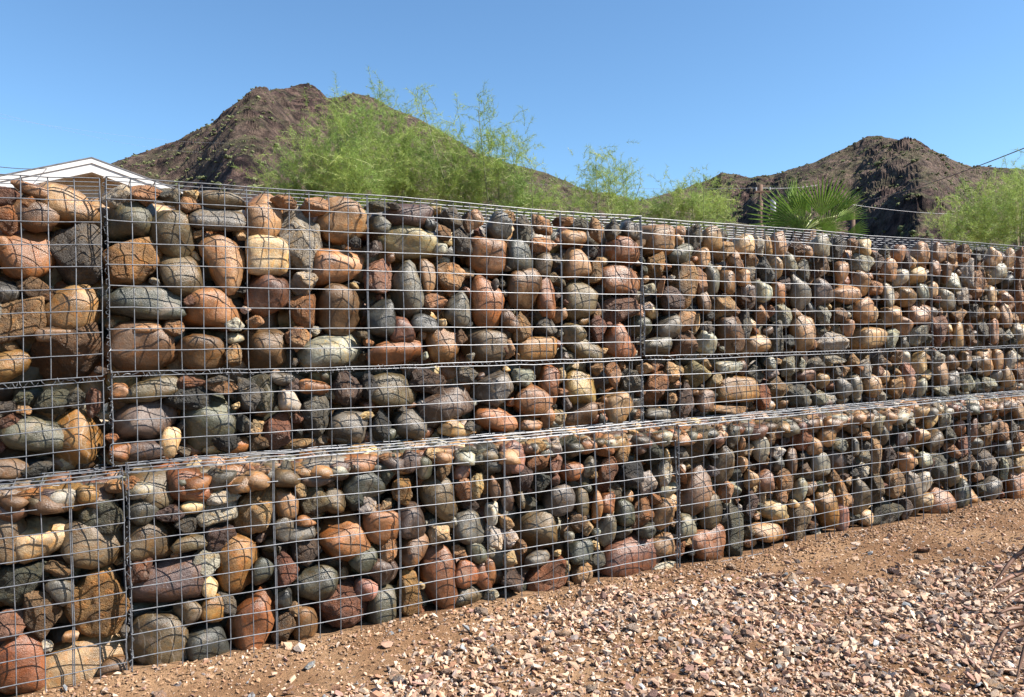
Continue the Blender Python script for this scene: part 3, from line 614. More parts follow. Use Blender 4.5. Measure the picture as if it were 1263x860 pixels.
    (5333, 119, 74, 74, 92, 0, 2, 0, 1), (5631, 96, 71, 71, 85, 0, 1, 0, 1), (5776, 129, 47, 47, 95, 0, 2, 0, 1), (5944, 83, 48, 48, 77, 0, 18, 0, 1), (6230, 198, 69, 69, 128, 0, 2, 0, 1), (6578, 95, 71, 71, 71, 0, 18, 2, 1),
    (6361, 124, 50, 50, 79, 0, 5, 0, 1), (6897, 82, 92, 65, 52, 0, 18, 2, 1), (7165, 134, 52, 52, 94, 0, 1, 0, 1), (7337, 149, 45, 45, 85, 0, 2, 0, 1), (6216, 52, 100, 52, 41, 0, 18, 2, 1), (6556, 297, 55, 55, 70, 0, 1, 0, 1),
    (7012, 275, 47, 47, 93, 0, 2, 0, 1), (7195, 270, 47, 47, 84, 0, 18, 0, 1), (3590, -102, 28, 35, 60, 0, 5, 0, 2), (3651, -152, 18, 35, 46, 0, 2, 0, 2), (3745, -100, 54, 54, 46, 0, 12, 2, 2), (3828, -214, 54, 54, 85, 0, 18, 0, 2),
    (3971, -70, 76, 74, 59, 0, 9, 2, 2), (3899, -133, 39, 39, 47, 0, 1, 0, 2), (3983, -242, 47, 47, 47, 0, 15, 2, 2), (3984, -320, 39, 39, 47, 0, 7, 0, 2), (4235, -154, 89, 89, 105, 0, 20, 2, 2), (4491, -87, 45, 45, 45, 0, 2, 0, 2),
    (4326, -43, 53, 46, 36, 0, 2, 2, 2), (4490, -187, 66, 66, 66, 0, 1, 0, 2), (4706, -101, 50, 50, 75, 0, 9, 0, 2), (4616, -254, 50, 50, 50, 0, 18, 0, 2), (4822, -50, 51, 51, 42, 0, 1, 0, 2), (4991, -94, 52, 52, 103, 0, 9, 0, 2),
    (5118, -102, 48, 48, 78, 0, 1, 0, 2), (5211, -81, 37, 37, 52, 0, 2, 0, 2), (5319, -36, 44, 44, 44, 0, 1, 0, 2), (5373, -136, 44, 44, 44, 0, 18, 2, 2), (4349, -232, 49, 49, 57, 0, 1, 0, 2), (4427, -363, 66, 66, 82, 0, 18, 0, 2),
    (3649, -296, 28, 35, 46, 0, 1, 0, 2), (3752, -407, 46, 46, 62, 0, 2, 0, 2), (3897, -440, 63, 63, 78, 0, 19, 0, 2), (4064, -441, 63, 63, 79, 0, 2, 2, 2), (4204, -517, 48, 48, 72, 0, 18, 0, 2), (4033, -547, 47, 47, 39, 0, 2, 0, 2),
    (3728, -559, 46, 46, 92, 0, 4, 0, 2), (4123, -317, 44, 44, 87, 0, 12, 0, 2), (4746, -271, 35, 35, 59, 0, 5, 0, 2), (4856, -357, 42, 42, 42, 0, 18, 0, 2), (4999, -345, 52, 52, 129, 0, 1, 0, 2), (5060, -210, 36, 36, 69, 0, 5, 0, 2),
    (5146, -392, 52, 52, 87, 0, 4, 0, 2), (5351, -439, 71, 71, 71, 0, 2, 0, 2), (5273, -261, 44, 44, 53, 0, 4, 0, 2), (5442, -238, 21, 35, 53, 0, 0, 0, 2), (5661, -138, 64, 64, 73, 0, 16, 0, 2), (5857, -133, 65, 65, 102, 0, 18, 2, 2),
    (5702, -306, 73, 73, 82, 0, 9, 0, 2), (5916, -275, 56, 56, 74, 0, 5, 2, 2), (6050, -237, 43, 43, 65, 0, 0, 0, 2), (3968, -650, 91, 91, 79, 0, 16, 0, 2), (3897, -780, 123, 78, 63, 0, 2, 0, 2), (4200, -750, 89, 89, 133, 0, 9, 0, 2),
    (4477, -685, 83, 83, 149, 0, 13, 0, 2), (4538, -471, 50, 50, 50, 0, 13, 0, 2), (4636, -613, 42, 42, 100, 0, 2, 0, 2), (4608, -776, 42, 42, 100, 0, 19, 0, 2), (4834, -639, 68, 68, 128, 0, 9, 0, 2), (4993, -604, 60, 60, 112, 0, 9, 0, 2),
    (5146, -814, 159, 115, 92, -5, 10, 0, 2), (5202, -592, 66, 66, 105, 0, 1, 0, 2), (5439, -688, 67, 67, 161, 0, 9, 0, 2), (5332, -798, 53, 53, 88, 0, 4, 0, 2), (5820, -794, 116, 116, 121, 0, 0, 0, 2), (5818, -522, 102, 102, 102, 0, 5, 3, 2),
    (5941, -591, 46, 46, 93, 0, 9, 0, 2), (6055, -774, 61, 61, 122, 0, 10, 0, 2), (5569, -437, 45, 45, 54, 0, 18, 0, 2), (6179, -254, 23, 35, 94, 0, 3, 0, 2), (6412, -303, 67, 67, 96, 0, 1, 0, 2), (6667, -292, 69, 69, 98, 0, 2, 0, 2),
    (6499, -104, 58, 58, 77, 0, 1, 0, 2), (6240, -23, 84, 59, 48, 0, 15, 0, 2), (6397, -155, 48, 48, 48, 0, 5, 0, 2), (6772, -297, 41, 41, 79, 0, 5, 2, 2), (6859, -402, 42, 42, 79, 0, 2, 2, 2), (6478, -547, 117, 117, 117, 0, 22, 3, 2),
    (6542, -800, 128, 128, 128, 0, 22, 0, 2), (6681, -430, 59, 59, 59, 0, 5, 0, 2), (6645, -601, 41, 41, 88, 0, 18, 2, 2), (6853, -766, 80, 80, 120, 0, 0, 0, 2), (5944, -407, 56, 56, 56, 0, 2, 2, 2), (6054, -378, 47, 47, 84, 0, 19, 0, 2),
    (6879, -126, 50, 50, 80, 0, 1, 0, 2), (6861, -602, 45, 45, 70, 0, 16, 0, 2),
)


def jitter(c, rs, a=0.12):
    k = 1 + rs.uniform(-a, a)
    return tuple(max(0.01, v * k * (1 + rs.uniform(-0.05, 0.05))) for v in c)


count = {k: 0 for k in BASK}
inner = {k: [] for k in BASK}


def add_stone(tier, x, y, z, rx, ry, rz, ang, col, kind, rs, spin=True):
    """one stone, in cells; a part of the basket that holds it"""
    sh = TIERS[tier][3]
    bay = -1 if x < sh else min(2, int((x - sh) // 30))
    key = (tier, bay)
    p = warp(x, y, z, tier, bay if bay != -1 else -1)
    if count[key] >= 296:
        inner[key].append((p, (rx, ry, rz), jitter(PAL[col], rs)))
        return
    count[key] += 1
    o = bpy.data.objects.new('stone', rs.choice(SHAPES[kind]))
    COL.objects.link(o)
    par = BASK[key]
    o.parent = par
    o.matrix_parent_inverse = Matrix.Translation(par.location).inverted()
    o.location = p
    o.rotation_euler = (0, R(ang), 0)
    fx, fz = (rs.choice((-1, 1)), rs.choice((-1, 1)))
    fy = fx * fz                                   # an even number of flips keeps the normals right
    o.scale = (rx * 0.1 * fx, ry * 0.1 * fy, rz * 0.1 * fz)
    c = jitter(PAL[col], rs)
    o.color = (*c, 1)


GX0, GX1, GRES = -20.0, 91.0, 0.1
nxg = int((GX1 - GX0) / GRES)


def mark(g, zlo, x, z, rx, rz, ang, k=1.0):
    i0, i1 = int((x - GX0 - 3.5) / GRES), int((x - GX0 + 3.5) / GRES)
    i0, i1 = max(0, i0), min(g.shape[0], i1)
    j0, j1 = max(0, int((z - zlo - 3) / GRES)), min(g.shape[1], int((z - zlo + 3) / GRES))
    X = GX0 + (np.arange(i0, i1) + 0.5) * GRES - x; Z = zlo + (np.arange(j0, j1) + 0.5) * GRES - z
    X, Z = np.meshgrid(X, Z, indexing='ij')
    c, s = math.cos(R(ang)), math.sin(R(ang))
    u, v = X * c - Z * s, X * s + Z * c
    g[i0:i1, j0:j1] |= (u / (rx * k)) ** 2 + (v / (rz * k)) ** 2 < 1


rows = [(*q[:6], CODES[q[6]], KINDS[q[7]], LEVELS[q[8]]) for q in DATA]
for tier, (yf, zb, nz, sh) in TIERS.items():
    rs = random.Random(ord(tier))
    zlo, zhi = zb, zb + nz * AZ
    g = np.zeros((nxg, int((zhi - zlo) / GRES) + 1), bool)
    for x, z, rx, ry, rz, an, col, kind, ti in rows:
        if ti != tier: continue
        x, z, rx, ry, rz = (float(v) / 100 for v in (x, z, rx, ry, rz))
        an = float(an)
        # keep measured stones inside their basket
        if tier != 'L' or z > zlo + 2:
            z = min(max(z, zlo + rz * 0.9 + 0.05), zhi - rz * 0.9 - (0.05 if tier == 'M' else 0.25))
        kx = 1.15 if x < 28 else 1.22
        if kind == 's' and (rx < 0.75 or x > 30) and rs.random() < 0.3: kind = 'a'
        add_stone(tier, x, yf + ry + 0.14 + rs.uniform(0, 0.12), z, rx * kx, ry, rz * 1.12, an, col, kind, rs)
        mark(g, zlo, x, z, rx, rz, an, 0.98)
    # the small ones that fill the gaps between them
    hi = zhi - (0.45 if tier == 'U' else 0.1)
    for rad, tries, k in ((1.0, 900, 0.85), (0.75, 3500, 0.82), (0.52, 5000, 0.78), (0.36, 4500, 0.72), (0.25, 4000, 0.65)):
        for _ in range(tries):
            x = rs.uniform(GX0 + 1, GX1 - 1)
            if rad < 0.3 and x > 40: continue
            z = rs.uniform(max(zlo, -8.9) + rad * 0.6, hi - rad * 0.8)
            ax, az = rad * rs.uniform(0.85, 1.35), rad * rs.uniform(0.75, 1.15)
            i0, i1 = int((x - ax * k - GX0) / GRES), int((x + ax * k - GX0) / GRES) + 1
            j0, j1 = int((z - az * k - zlo) / GRES), int((z + az * k - zlo) / GRES) + 1
            if i0 < 0 or j0 < 0 or i1 > g.shape[0] or j1 > g.shape[1] or g[i0:i1, j0:j1].mean() > 0.02: continue
            an = rs.uniform(-35, 35)
            ay = min(ax, az) * 1.1
            dep = rs.uniform(0.2, 0.9) if rad < 0.7 and -5 < x < 75 else rs.uniform(0.1, 0.6)
            mark(g, zlo, x, z, ax, az, an, 0.95)
            add_stone(tier, x, yf + ay + 0.15 + dep, z, ax, ay, az, an, rs.choice(RANDPAL), rs.choice(['s', 'a', 'a', 'a'] if rad < 0.6 else ['s', 'a']), rs)

# stones under the open top of the lower tier, and the dark inside layers
rs = random.Random(5)
for _ in range(900):
    x = rs.uniform(-19, 90)
    y = rs.uniform(-DL + 0.5, -0.1)
    r = rs.uniform(0.3, 0.75) if x < 30 else rs.uniform(0.4, 0.8)
    bay = -1 if x < SHL else min(2, int((x - SHL) // 30))
    p = warp(x, y, -r * 0.72 - 0.25 - rs.uniform(0, 0.25), 'L', bay)
    inner['L', bay].append((p, (r * rs.uniform(0.9, 1.4), r, r * 0.72), jitter(PAL[rs.choice(['o', 't', 'p', 'g', 'n', 'v', 'b', 'm', 'l', 'r'])], rs)))
for _ in range(520):                                # fill between the lower tier's top and the tier standing on it
    x, y, r = rs.uniform(-19, 90), rs.uniform(0.3, 3.6), rs.uniform(0.5, 0.7)
    bay = -1 if x < SHL else min(2, int((x - SHL) // 30))
    inner['L', bay].append((warp(x, y, -0.50, 'L', bay), (r * 1.2, r, r * 0.8), jitter(PAL[rs.choice(RANDPAL)], rs)))
    x, y = rs.uniform(-19, 90), rs.uniform(1.3, 3.2)
    bay = -1 if x < 0 else min(2, int(x // 30))
    inner['M', bay].append((warp(x, y, 0.30, 'M', bay), (r * 1.2, r, r * 0.7), jitter(PAL[rs.choice(RANDPAL)], rs)))
for tier, (yf, zb, nz, sh) in TIERS.items():
    for lay, (yy, st) in enumerate(((3.0, 1.3), (4.7, 1.7))):
        zz = max(zb, -9.0) + (0.6 if tier != 'U' else 0.25)
        while zz < zb + nz * AZ - {'U': 1.0, 'M': 0.3, 'L': 0.75}[tier]:
            x = -19 + rs.random()
            while x < 90 + sh:
                bay = -1 if x < sh else min(2, int((x - sh) // 30))
                r = rs.uniform(0.75, 1.15) * (1 + 0.25 * lay)
                if tier == 'M': r = min(r, 0.95)
                p = warp(x, yf + yy + rs.uniform(-0.4, 0.4), zz + rs.uniform(-0.25, 0.25), tier, bay)
                inner[tier, bay].append((p, (r, r * 0.9, r * 0.9), jitter(PAL[rs.choice(RANDPAL)], rs)))
                x += st * rs.uniform(0.85, 1.2)
            zz += st * (0.92 if tier != 'M' else 0.75)
for key, lst in inner.items():
    Vs, Fs, Cs, n = [], [], [], 0
    for p, sc, c in lst:
        P, F = FILL[rs.randrange(len(FILL))]
        a = rs.uniform(0, 6.28); ca, sa = math.cos(a), math.sin(a)
        Q = P * np.array(sc) * 0.1
        Q = np.stack([Q[:, 0] * ca - Q[:, 1] * sa, Q[:, 0] * sa + Q[:, 1] * ca, Q[:, 2]], 1) + np.array(p)
        Vs.append(Q); Fs.append(F + n); Cs.append(np.tile(c, (len(Q), 1))); n += len(Q)
    me = mesh_np('inner_stones', np.concatenate(Vs), np.concatenate(Fs), True, np.concatenate(Cs))
    o = link('inner_stones', me, M_INNER, BASK[key])
    o['kind'] = 'stuff'
print('stones', count)

# ------------------------------------------------------------------ gravel
def chunk_shapes(n, rs_):
    out = []
    for i in range(n):
        bm = bmesh.new()
        for p in rs_.normal(0, 1, (9, 3)):
            p = p / np.linalg.norm(p) * rs_.uniform(0.75, 1.0)
            bm.verts.new(p)
        bmesh.ops.convex_hull(bm, input=bm.verts)
        bmesh.ops.triangulate(bm, faces=bm.faces[:])
        bm.verts.ensure_lookup_table(); bm.verts.index_update()
        vs = [v for v in bm.verts if v.link_faces]
        ix = {v.index: k for k, v in enumerate(vs)}
        out.append((np.array([v.co[:] for v in vs]), np.array([[ix[v.index] for v in f.verts] for f in bm.faces])))
        bm.free()
    return out


CH = chunk_shapes(24, nr)
GCOL = np.array([(0.52, 0.36, 0.25), (0.47, 0.31, 0.22), (0.58, 0.44, 0.33), (0.40, 0.25, 0.18), (0.36, 0.22, 0.18), (0.30, 0.24, 0.22),
                 (0.62, 0.50, 0.41), (0.30, 0.32, 0.34), (0.44, 0.24, 0.15), (0.20, 0.17, 0.16), (0.50, 0.38, 0.30)])
mt, t, b = new_mat('crushed_stone')
a_ = N(t, 'Attribute', attribute_name='tint'); geo = N(t, 'NewGeometry')
n_ = N(t, 'TexNoise', Scale=160.0, Detail=4.0, Roughness=0.7); L(t, geo.outputs[0], n_.inputs[0])
L(t, mixc(t, 1.0, a_.outputs[0], ramp(t, n_.outputs[0], [(0.3, 0.75), (0.7, 1.25)]), 'MULTIPLY'), b.inputs['Base Color'])
b.inputs['Roughness'].default_value = 0.8; b.inputs['Specular IOR Level'].default_value = 0.3
bp = N(t, 'Bump', Strength=0.8, Distance=0.003); L(t, n_.outputs[0], bp.inputs['Height']); L(t, bp.outputs[0], b.inputs['Normal'])
M_GRAVEL = mt
M_GROBJ = stone_material('gravel_stone', False, True)


def in_view(x, y, pad=0.06):
    d = Vector((x, y, 0)) - CAMP
    z = d.dot(CF)
    if z < 0.3: return False
    return abs(d.dot(CR) / z) < 0.665 + pad + 0.25 * (1 if z < 3 else 0.4) and d.dot(CU) / z > -0.453 - 0.3


def scatter(name, n, size, dens, label, cat=None, seed=0):
    rs_ = np.random.RandomState(seed)
    Vs, Fs, Cs, k = [], [], [], 0
    done = 0
    while done < n:
        x, y = rs_.uniform(-1.5, 8.0), rs_.uniform(-3.1, -0.24)
        if not in_view(x, y) or rs_.rand() > dens(x, y): continue
        done += 1
        s = size(rs_, x, y)
        P, F = CH[rs_.randint(len(CH))]
        A = rs_.normal(0, 1, (3, 3)); Q_, _ = np.linalg.qr(A)
        P = (P * np.array([1.25, 0.9, 0.55])) @ Q_.T * np.array([1, 1, 0.75]) * s
        h = s * rs_.uniform(0.05, 0.75)
        Vs.append(P + np.array([x, y, ground_z(x, y) + h])); Fs.append(F + k); k += len(P)
        c = (GCOL[rs_.choice(len(GCOL), p=GP)] if cat == 'gravel' or rs_.rand() < 0.25 else np.array((0.33, 0.205, 0.12))) * rs_.uniform(0.5, 0.98) * np.array([.98, .96, .93])
        Cs.append(np.tile(c, (len(P), 1)))
    me = mesh_np(name, np.concatenate(Vs), np.concatenate(Fs), False, np.concatenate(Cs))
    return tag(link(name, me, M_GRAVEL), label, cat, None, 'stuff')


GP = np.array([.20, .17, .17, .10, .06, .05, .10, .03, .06, .02, .05]); GP /= GP.sum()
scatter('gravel', 52000, lambda r, x, y: min(0.032, 0.0090 * math.exp(r.normal(0, 0.55))), lambda x, y: 0.06 + gravel_density(x, y),
        'loose crushed pinkish tan stone strewn over the yard', 'gravel', 1)
scatter('fine_grit', 44000, lambda r, x, y: min(0.014, 0.0044 * math.exp(r.normal(0, 0.6))),
        lambda x, y: 0.22 + 0.75 * math.exp(-((y + 0.33) / 0.13) ** 2), 'small dirt crumbs and grit along the foot of the wall', 'grit', 2)
rs_ = np.random.RandomState(8)
GM = []
for i, (P, F) in enumerate([rock_shape('a', 2, np.random.RandomState(i + 40)) for i in range(8)]):
    me = mesh_np('gravel_stone', P, F, False); me.materials.append(M_GROBJ); GM.append(me)
k = 0
while k < 290:
    x, y = rs_.uniform(-0.6, 6.5), rs_.uniform(-2.6, -0.3)
    if not in_view(x, y, -0.06) or rs_.rand() > 0.16 + gravel_density(x, y): continue
    o = bpy.data.objects.new('stone', GM[rs_.randint(8)])
    COL.objects.link(o); o.parent = GROUND
    s = 0.017 + 0.02 * rs_.rand() ** 2.2
    o.location = (x, y, ground_z(x, y) + s * 0.42)
    o.rotation_euler = (rs_.uniform(-.4, .4), rs_.uniform(-.4, .4), rs_.uniform(0, 6.28))
    o.scale = (s * 1.2, s * 0.85, s * rs_.uniform(0.4, 0.75))
    o.color = (*(GCOL[rs_.choice(len(GCOL), p=GP)] * rs_.uniform(0.4, 0.7)), 1)
    k += 1

# ------------------------------------------------------------------ hills
def hill_material():
    mt, t, b = new_mat('desert_rock_slope')
    geo = N(t, 'NewGeometry')
    n1 = N(t, 'TexNoise', Scale=0.022, Detail=8.0, Roughness=0.65); L(t, geo.outputs[0], n1.inputs[0])
    n2 = N(t, 'TexNoise', Scale=0.35, Detail=8.0, Roughness=0.75); L(t, geo.outputs[0], n2.inputs[0])
    n3 = N(t, 'TexNoise', Scale=0.12, Detail=6.0, Roughness=0.7)
    of = N(t, 'VectorMath', operation='ADD'); of.inputs[1].default_value = (31, 7, 3); L(t, geo.outputs[0], of.inputs[0]); L(t, of.outputs[0], n3.inputs[0])
    sp = N(t, 'SeparateXYZ'); L(t, geo.outputs['Normal'], sp.inputs[0])
    rock = ramp(t, n2.outputs[0], [(0.40, (0.017, 0.012, 0.013)), (0.5, (0.068, 0.044, 0.040)), (0.62, (0.185, 0.122, 0.100))])
    scree = ramp(t, n2.outputs[0], [(0.38, (0.045, 0.034, 0.030)), (0.62, (0.20, 0.145, 0.115))])
    green = ramp(t, n2.outputs[0], [(0.38, (0.045, 0.044, 0.026)), (0.62, (0.14, 0.128, 0.072))])
    c = mixc(t, ramp(t, n1.outputs[0], [(0.43, 0.0), (0.56, 0.9)]), rock, scree)
    gm = N(t, 'Math', operation='MULTIPLY'); L(t, ramp(t, n3.outputs[0], [(0.45, 0.0), (0.56, 0.85)]), gm.inputs[0]); L(t, ramp(t, sp.outputs[2], [(0.55, 0.0), (0.8, 1.0)]), gm.inputs[1])
    c = mixc(t, gm.outputs[0], c, green)
    L(t, c, b.inputs['Base Color'])
    b.inputs['Roughness'].default_value = 0.9; b.inputs['Specular IOR Level'].default_value = 0.1
    bp = N(t, 'Bump', Strength=1.0, Distance=4.0); L(t, n2.outputs[0], bp.inputs['Height']); L(t, bp.outputs[0], b.inputs['Normal'])
    return mt


M_HILL = hill_material()
M_SCRUB = simple('desert_scrub', (0.115, 0.128, 0.060), 0.9, 0, 0.4, 0.8, 0, 0.1)


def make_hill(name, pts, D, foot, label, seed, nu=460, nv=120, crag=1.0):
    """a real ridge: its crest follows the photographed skyline at distance D, its slope runs down towards the wall"""
    xs = np.linspace(pts[0][0], pts[-1][0], nu)
    ys = np.interp(xs, [p[0] for p in pts], [p[1] for p in pts])
    V = np.zeros((nu, nv, 3))
    for i in range(nu):
        r = pray(xs[i], ys[i]); k = 1 / math.hypot(r.x, r.y); d = Vector((r.x * k, r.y * k))
        Dr = D * (1 + 0.10 * math.sin(xs[i] * 0.011 + seed) + 0.05 * math.sin(xs[i] * 0.037))
        H = CAMP.z + Dr * r.z * k
        for j in range(nv):
            v = -1 + 1.5 * j / (nv - 1)
            dist = Dr + v * foot
            X, Y = CAMP.x + d.x * dist, CAMP.y + d.y * dist
            pr = max(0.0, 1 - abs(v)) ** (1.12 if v < 0 else 1.0)
            big = noise.ridged_multi_fractal(Vector((X * 0.012 + seed, Y * 0.012, seed)), 0.9, 2.1, 5, 1.0, 2.0, noise_basis='PERLIN_ORIGINAL') - 1.1
            med = noise.ridged_multi_fractal(Vector((X * 0.06 + seed, Y * 0.06, seed)), 0.8, 2.1, 3, 1.0, 2.0, noise_basis='PERLIN_ORIGINAL') - 1.0
            fin = noise.fractal(Vector((X * 0.13, Y * 0.13, seed)), 0.7, 2.0, 3, noise_basis='PERLIN_ORIGINAL')
            env = min(1.0, abs(v) * 5) * min(1, (1 - abs(v)) * 4)
            z = H * pr + (big * 0.10 * H * env) + crag * (med * 0.026 * H + fin * 0.012 * H) * (0.35 + 0.65 * env)
            tp = 0.085 * H
            z += 0.08 * tp * math.sin(2 * math.pi * (z + 0.28 * X + 5 * med) / tp) * min(1, abs(v) * 8) * (0.4 + 0.6 * noise.noise(Vector((X * 0.02, Y * 0.02, 7))))
            z += crag * 0.038 * H * math.exp(-((v + 0.06) / 0.16) ** 2) * max(0.0, noise.noise(Vector((X * 0.09, Y * 0.09, z * 0.05))) + 0.1) * min(1, abs(v) * 14)
            V[i, j] = (X, Y, z if 0 < j < nv - 1 else min(z, -1))
    idx = np.arange(nu - 1)[:, None] * nv + np.arange(nv - 1)[None, :]
    F = np.stack([idx, idx + nv, idx + nv + 1, idx + 1], -1).reshape(-1, 4)
    o = link(name, mesh_np(name, V.reshape(-1, 3), F, False), M_HILL)
    tag(o, label, None, None, 'structure')
    return V


def blob_cloud(name, pts, sizes, mat, label, cat, seed):
    P0, F0 = ICO[1]
    rs_ = np.random.RandomState(seed)
    Vs, Fs, k = [], [], 0
    for p, s in zip(pts, sizes):
        for _ in range(5):
            P = P0 * rs_.uniform(0.45, 1.2, (len(P0), 1)) * s * rs_.uniform(0.35, 0.7) * np.array([1, 1, 0.8])
            Vs.append(P + np.array(p) + rs_.normal(0, 0.42, 3) * s * np.array([1, 1, 0.45]) + np.array([0, 0, s * 0.35])); Fs.append(F0 + k); k += len(P0)
    return tag(link(name, mesh_np(name, np.concatenate(Vs), np.concatenate(Fs)), mat), label, cat, None, 'stuff')


SK1 = [(20, 262), (90, 225), (140, 202), (165, 192), (205, 178), (240, 163), (262, 152), (275, 141), (290, 130), (308, 122), (330, 113), (352, 110),
       (378, 107), (393, 112), (404, 122), (418, 121), (434, 116), (452, 121), (480, 133), (505, 141), (540, 160), (575, 180), (620, 200), (660, 210), (720, 232), (770, 246), (850, 262), (960, 285)]
SK2 = [(740, 262), (800, 245), (845, 232), (875, 222), (890, 213), (908, 215), (922, 219), (955, 216), (985, 207), (1010, 198), (1030, 188), (1050, 180),
       (1070, 170), (1088, 168), (1110, 174), (1135, 179), (1160, 190), (1185, 202), (1200, 206), (1240, 207), (1290, 212), (1400, 235), (1600, 275)]
h1 = make_hill('hill', SK1, 260, 190, 'steep dark rocky desert hill rising behind the bushes on the left', 2.0, 620, 240)
h2 = make_hill('hill', SK2, 430, 300, 'pointed brown rocky desert hill behind the fan palm', 5.0, 560, 220, 0.8)
rs_ = np.random.RandomState(3)
for hh, n, s0, lab in ((h1, 3200, 1.7, 'sparse green desert scrub dotted over the left hill'), (h2, 3200, 2.5, 'sparse green desert scrub dotted over the right hill')):
    pts, sz = [], []
    while len(pts) < n:
        i, j = rs_.randint(2, hh.shape[0] - 2), int(hh.shape[1] * (0.05 + 0.62 * rs_.rand() ** 0.8))
        p = hh[i, j]
        if rs_.rand() > 0.45 + 0.9 * max(0, fbm(p[0], p[1], 0.02, 3, 4)): continue
        pts.append(p); sz.append(s0 * math.exp(rs_.normal(0, 0.4)) * 0.20)
    blob_cloud('desert_scrub', pts, sz, M_SCRUB, lab, 'scrub', 5)

# ------------------------------------------------------------------ gabled house behind the wall
def make_house():
    white = simple('white_painted_board', (0.52, 0.51, 0.495), 0.55, 0, 0.04, 3)
    wallm = simple('tan_stucco', (0.40, 0.34, 0.25), 0.85, 0, 0.08, 8, 0.002)
    roofm = simple('grey_shingle', (0.12, 0.12, 0.125), 0.9, 0, 0.3, 12, 0.004)
    Y = 12.0
    def P(px, py):
        r = pray(px, py); k = (Y - CAMP.y) / r.y
        return CAMP + r * k
    ap, lf, rt = P(113, 194), P(0, 218), P(200, 226)
    sl = (ap.z - rt.z) / (rt.x - ap.x)
    half = 4.6; eave = ap.z - sl * half
    root = empty('gabled_house', (ap.x, Y, 0))
    tag(root, 'low white gabled house whose roof peak shows over the wall at the left', 'house')
    cx, L_ = ap.x, 11.0
    w_ = half - 0.35
    mb = MB()                                   # walls with gable
    y0, y1 = Y + 0.55, Y + L_
    ez = ap.z - 0.22 - sl * w_ 
    V = [(cx - w_, y0, 0), (cx + w_, y0, 0), (cx + w_, y0, ez), (cx, y0, ap.z - 0.22), (cx - w_, y0, ez)]
    V += [(x, y1, z) for x, y, z in V]
    mb.add(V, [(0, 1, 2, 3, 4), (9, 8, 7, 6, 5), (0, 5, 6, 1), (1, 6, 7, 2), (4, 9, 5, 0)])
    mb.build('wall', wallm, root)
    for s in (-1, 1):
        mb = MB()                               # roof slab with shingles edge
        a0, a1 = (cx, ap.z), (cx + s * half, eave)
        th = 0.022
        V = []
        for y in (Y - 0.03, Y + L_ + 0.3):
            V += [(a0[0], y, a0[1]), (a1[0], y, a1[1]), (a1[0], y, a1[1] - th), (a0[0], y, a0[1] - th)]
        mb.add(V, [(0, 1, 2, 3), (7, 6, 5, 4), (0, 4, 5, 1), (2, 6, 7, 3), (1, 5, 6, 2)])
        mb.build('roof', roofm, root)
        mb = MB()                               # barge board: fascia with a narrower trim strip proud of it
        V = []
        for y in (Y, Y + 0.03):
            V += [(a0[0], y, a0[1] - th - 0.003), (a1[0], y, a1[1] - th - 0.003), (a1[0], y, a1[1] - 0.27), (a0[0], y, a0[1] - 0.27)]
        mb.add(V, [(0, 1, 2, 3), (7, 6, 5, 4), (0, 4, 5, 1), (2, 6, 7, 3), (1, 5, 6, 2)])
        mb.build('barge_board', white, root)
        mb = MB(); V = []
        for y in (Y - 0.022, Y - 0.002):
            V += [(a0[0], y, a0[1] - th - 0.004), (a1[0], y, a1[1] - th - 0.004), (a1[0], y, a1[1] - 0.11), (a0[0], y, a0[1] - 0.11)]
        mb.add(V, [(0, 1, 2, 3), (7, 6, 5, 4), (0, 4, 5, 1), (2, 6, 7, 3), (1, 5, 6, 2)])
        mb.build('trim_board', white, root)
        mb = MB(); V = []                       # soffit under the overhang
        for y in (Y + 0.033, y0 - 0.003):
            V += [(a0[0], y, a0[1] - 0.20), (a1[0], y, a1[1] - 0.20), (a1[0], y, a1[1] - 0.22), (a0[0], y, a0[1] - 0.22)]
        mb.add(V, [(0, 1, 2, 3), (7, 6, 5, 4), (0, 4, 5, 1), (2, 6, 7, 3), (1, 5, 6, 2)])
        mb.build('soffit', white, root)


make_house()

# ------------------------------------------------------------------ palo verde trees
def leaf_mat(name, col, tr=0.45):
    mt, t, b = new_mat(name)
    geo = N(t, 'NewGeometry')
    n = N(t, 'TexNoise', Scale=1.4, Detail=4.0); L(t, geo.outputs['Position'], n.inputs[0])
    n2 = N(t, 'TexNoise', Scale=30.0, Detail=2.0); L(t, geo.outputs['Position'], n2.inputs[0])
    c = mixc(t, 1.0, tuple(col), ramp(t, n.outputs[0], [(0.35, (0.75, 0.85, 0.8)), (0.65, (1.3, 1.2, 1.1))]), 'MULTIPLY')
    c = mixc(t, 1.0, c, ramp(t, n2.outputs[0], [(0.3, 0.75), (0.7, 1.3)]), 'MULTIPLY')
    L(t, c, b.inputs['Base Color']); b.inputs['Roughness'].default_value = 0.55
    b.inputs['Specular IOR Level'].default_value = 0.3
    tl = N(t, 'BsdfTranslucent'); L(t, c, tl.inputs[0])
    mx = N(t, 'MixShader'); mx.inputs[0].default_value = tr
    L(t, b.outputs[0], mx.inputs[1]); L(t, tl.outputs[0], mx.inputs[2])
    L(t, mx.outputs[0], t.nodes['Material Output'].inputs[0])
    return mt


M_PV = leaf_mat('palo_verde_leaf', (0.225, 0.315, 0.080))
M_PVB = simple('green_bark', (0.12, 0.135, 0.05), 0.6, 0, 0.25, 15)
M_TWIG = simple('yellow_green_twig', (0.27, 0.27, 0.09), 0.6, 0, 0.2, 15)


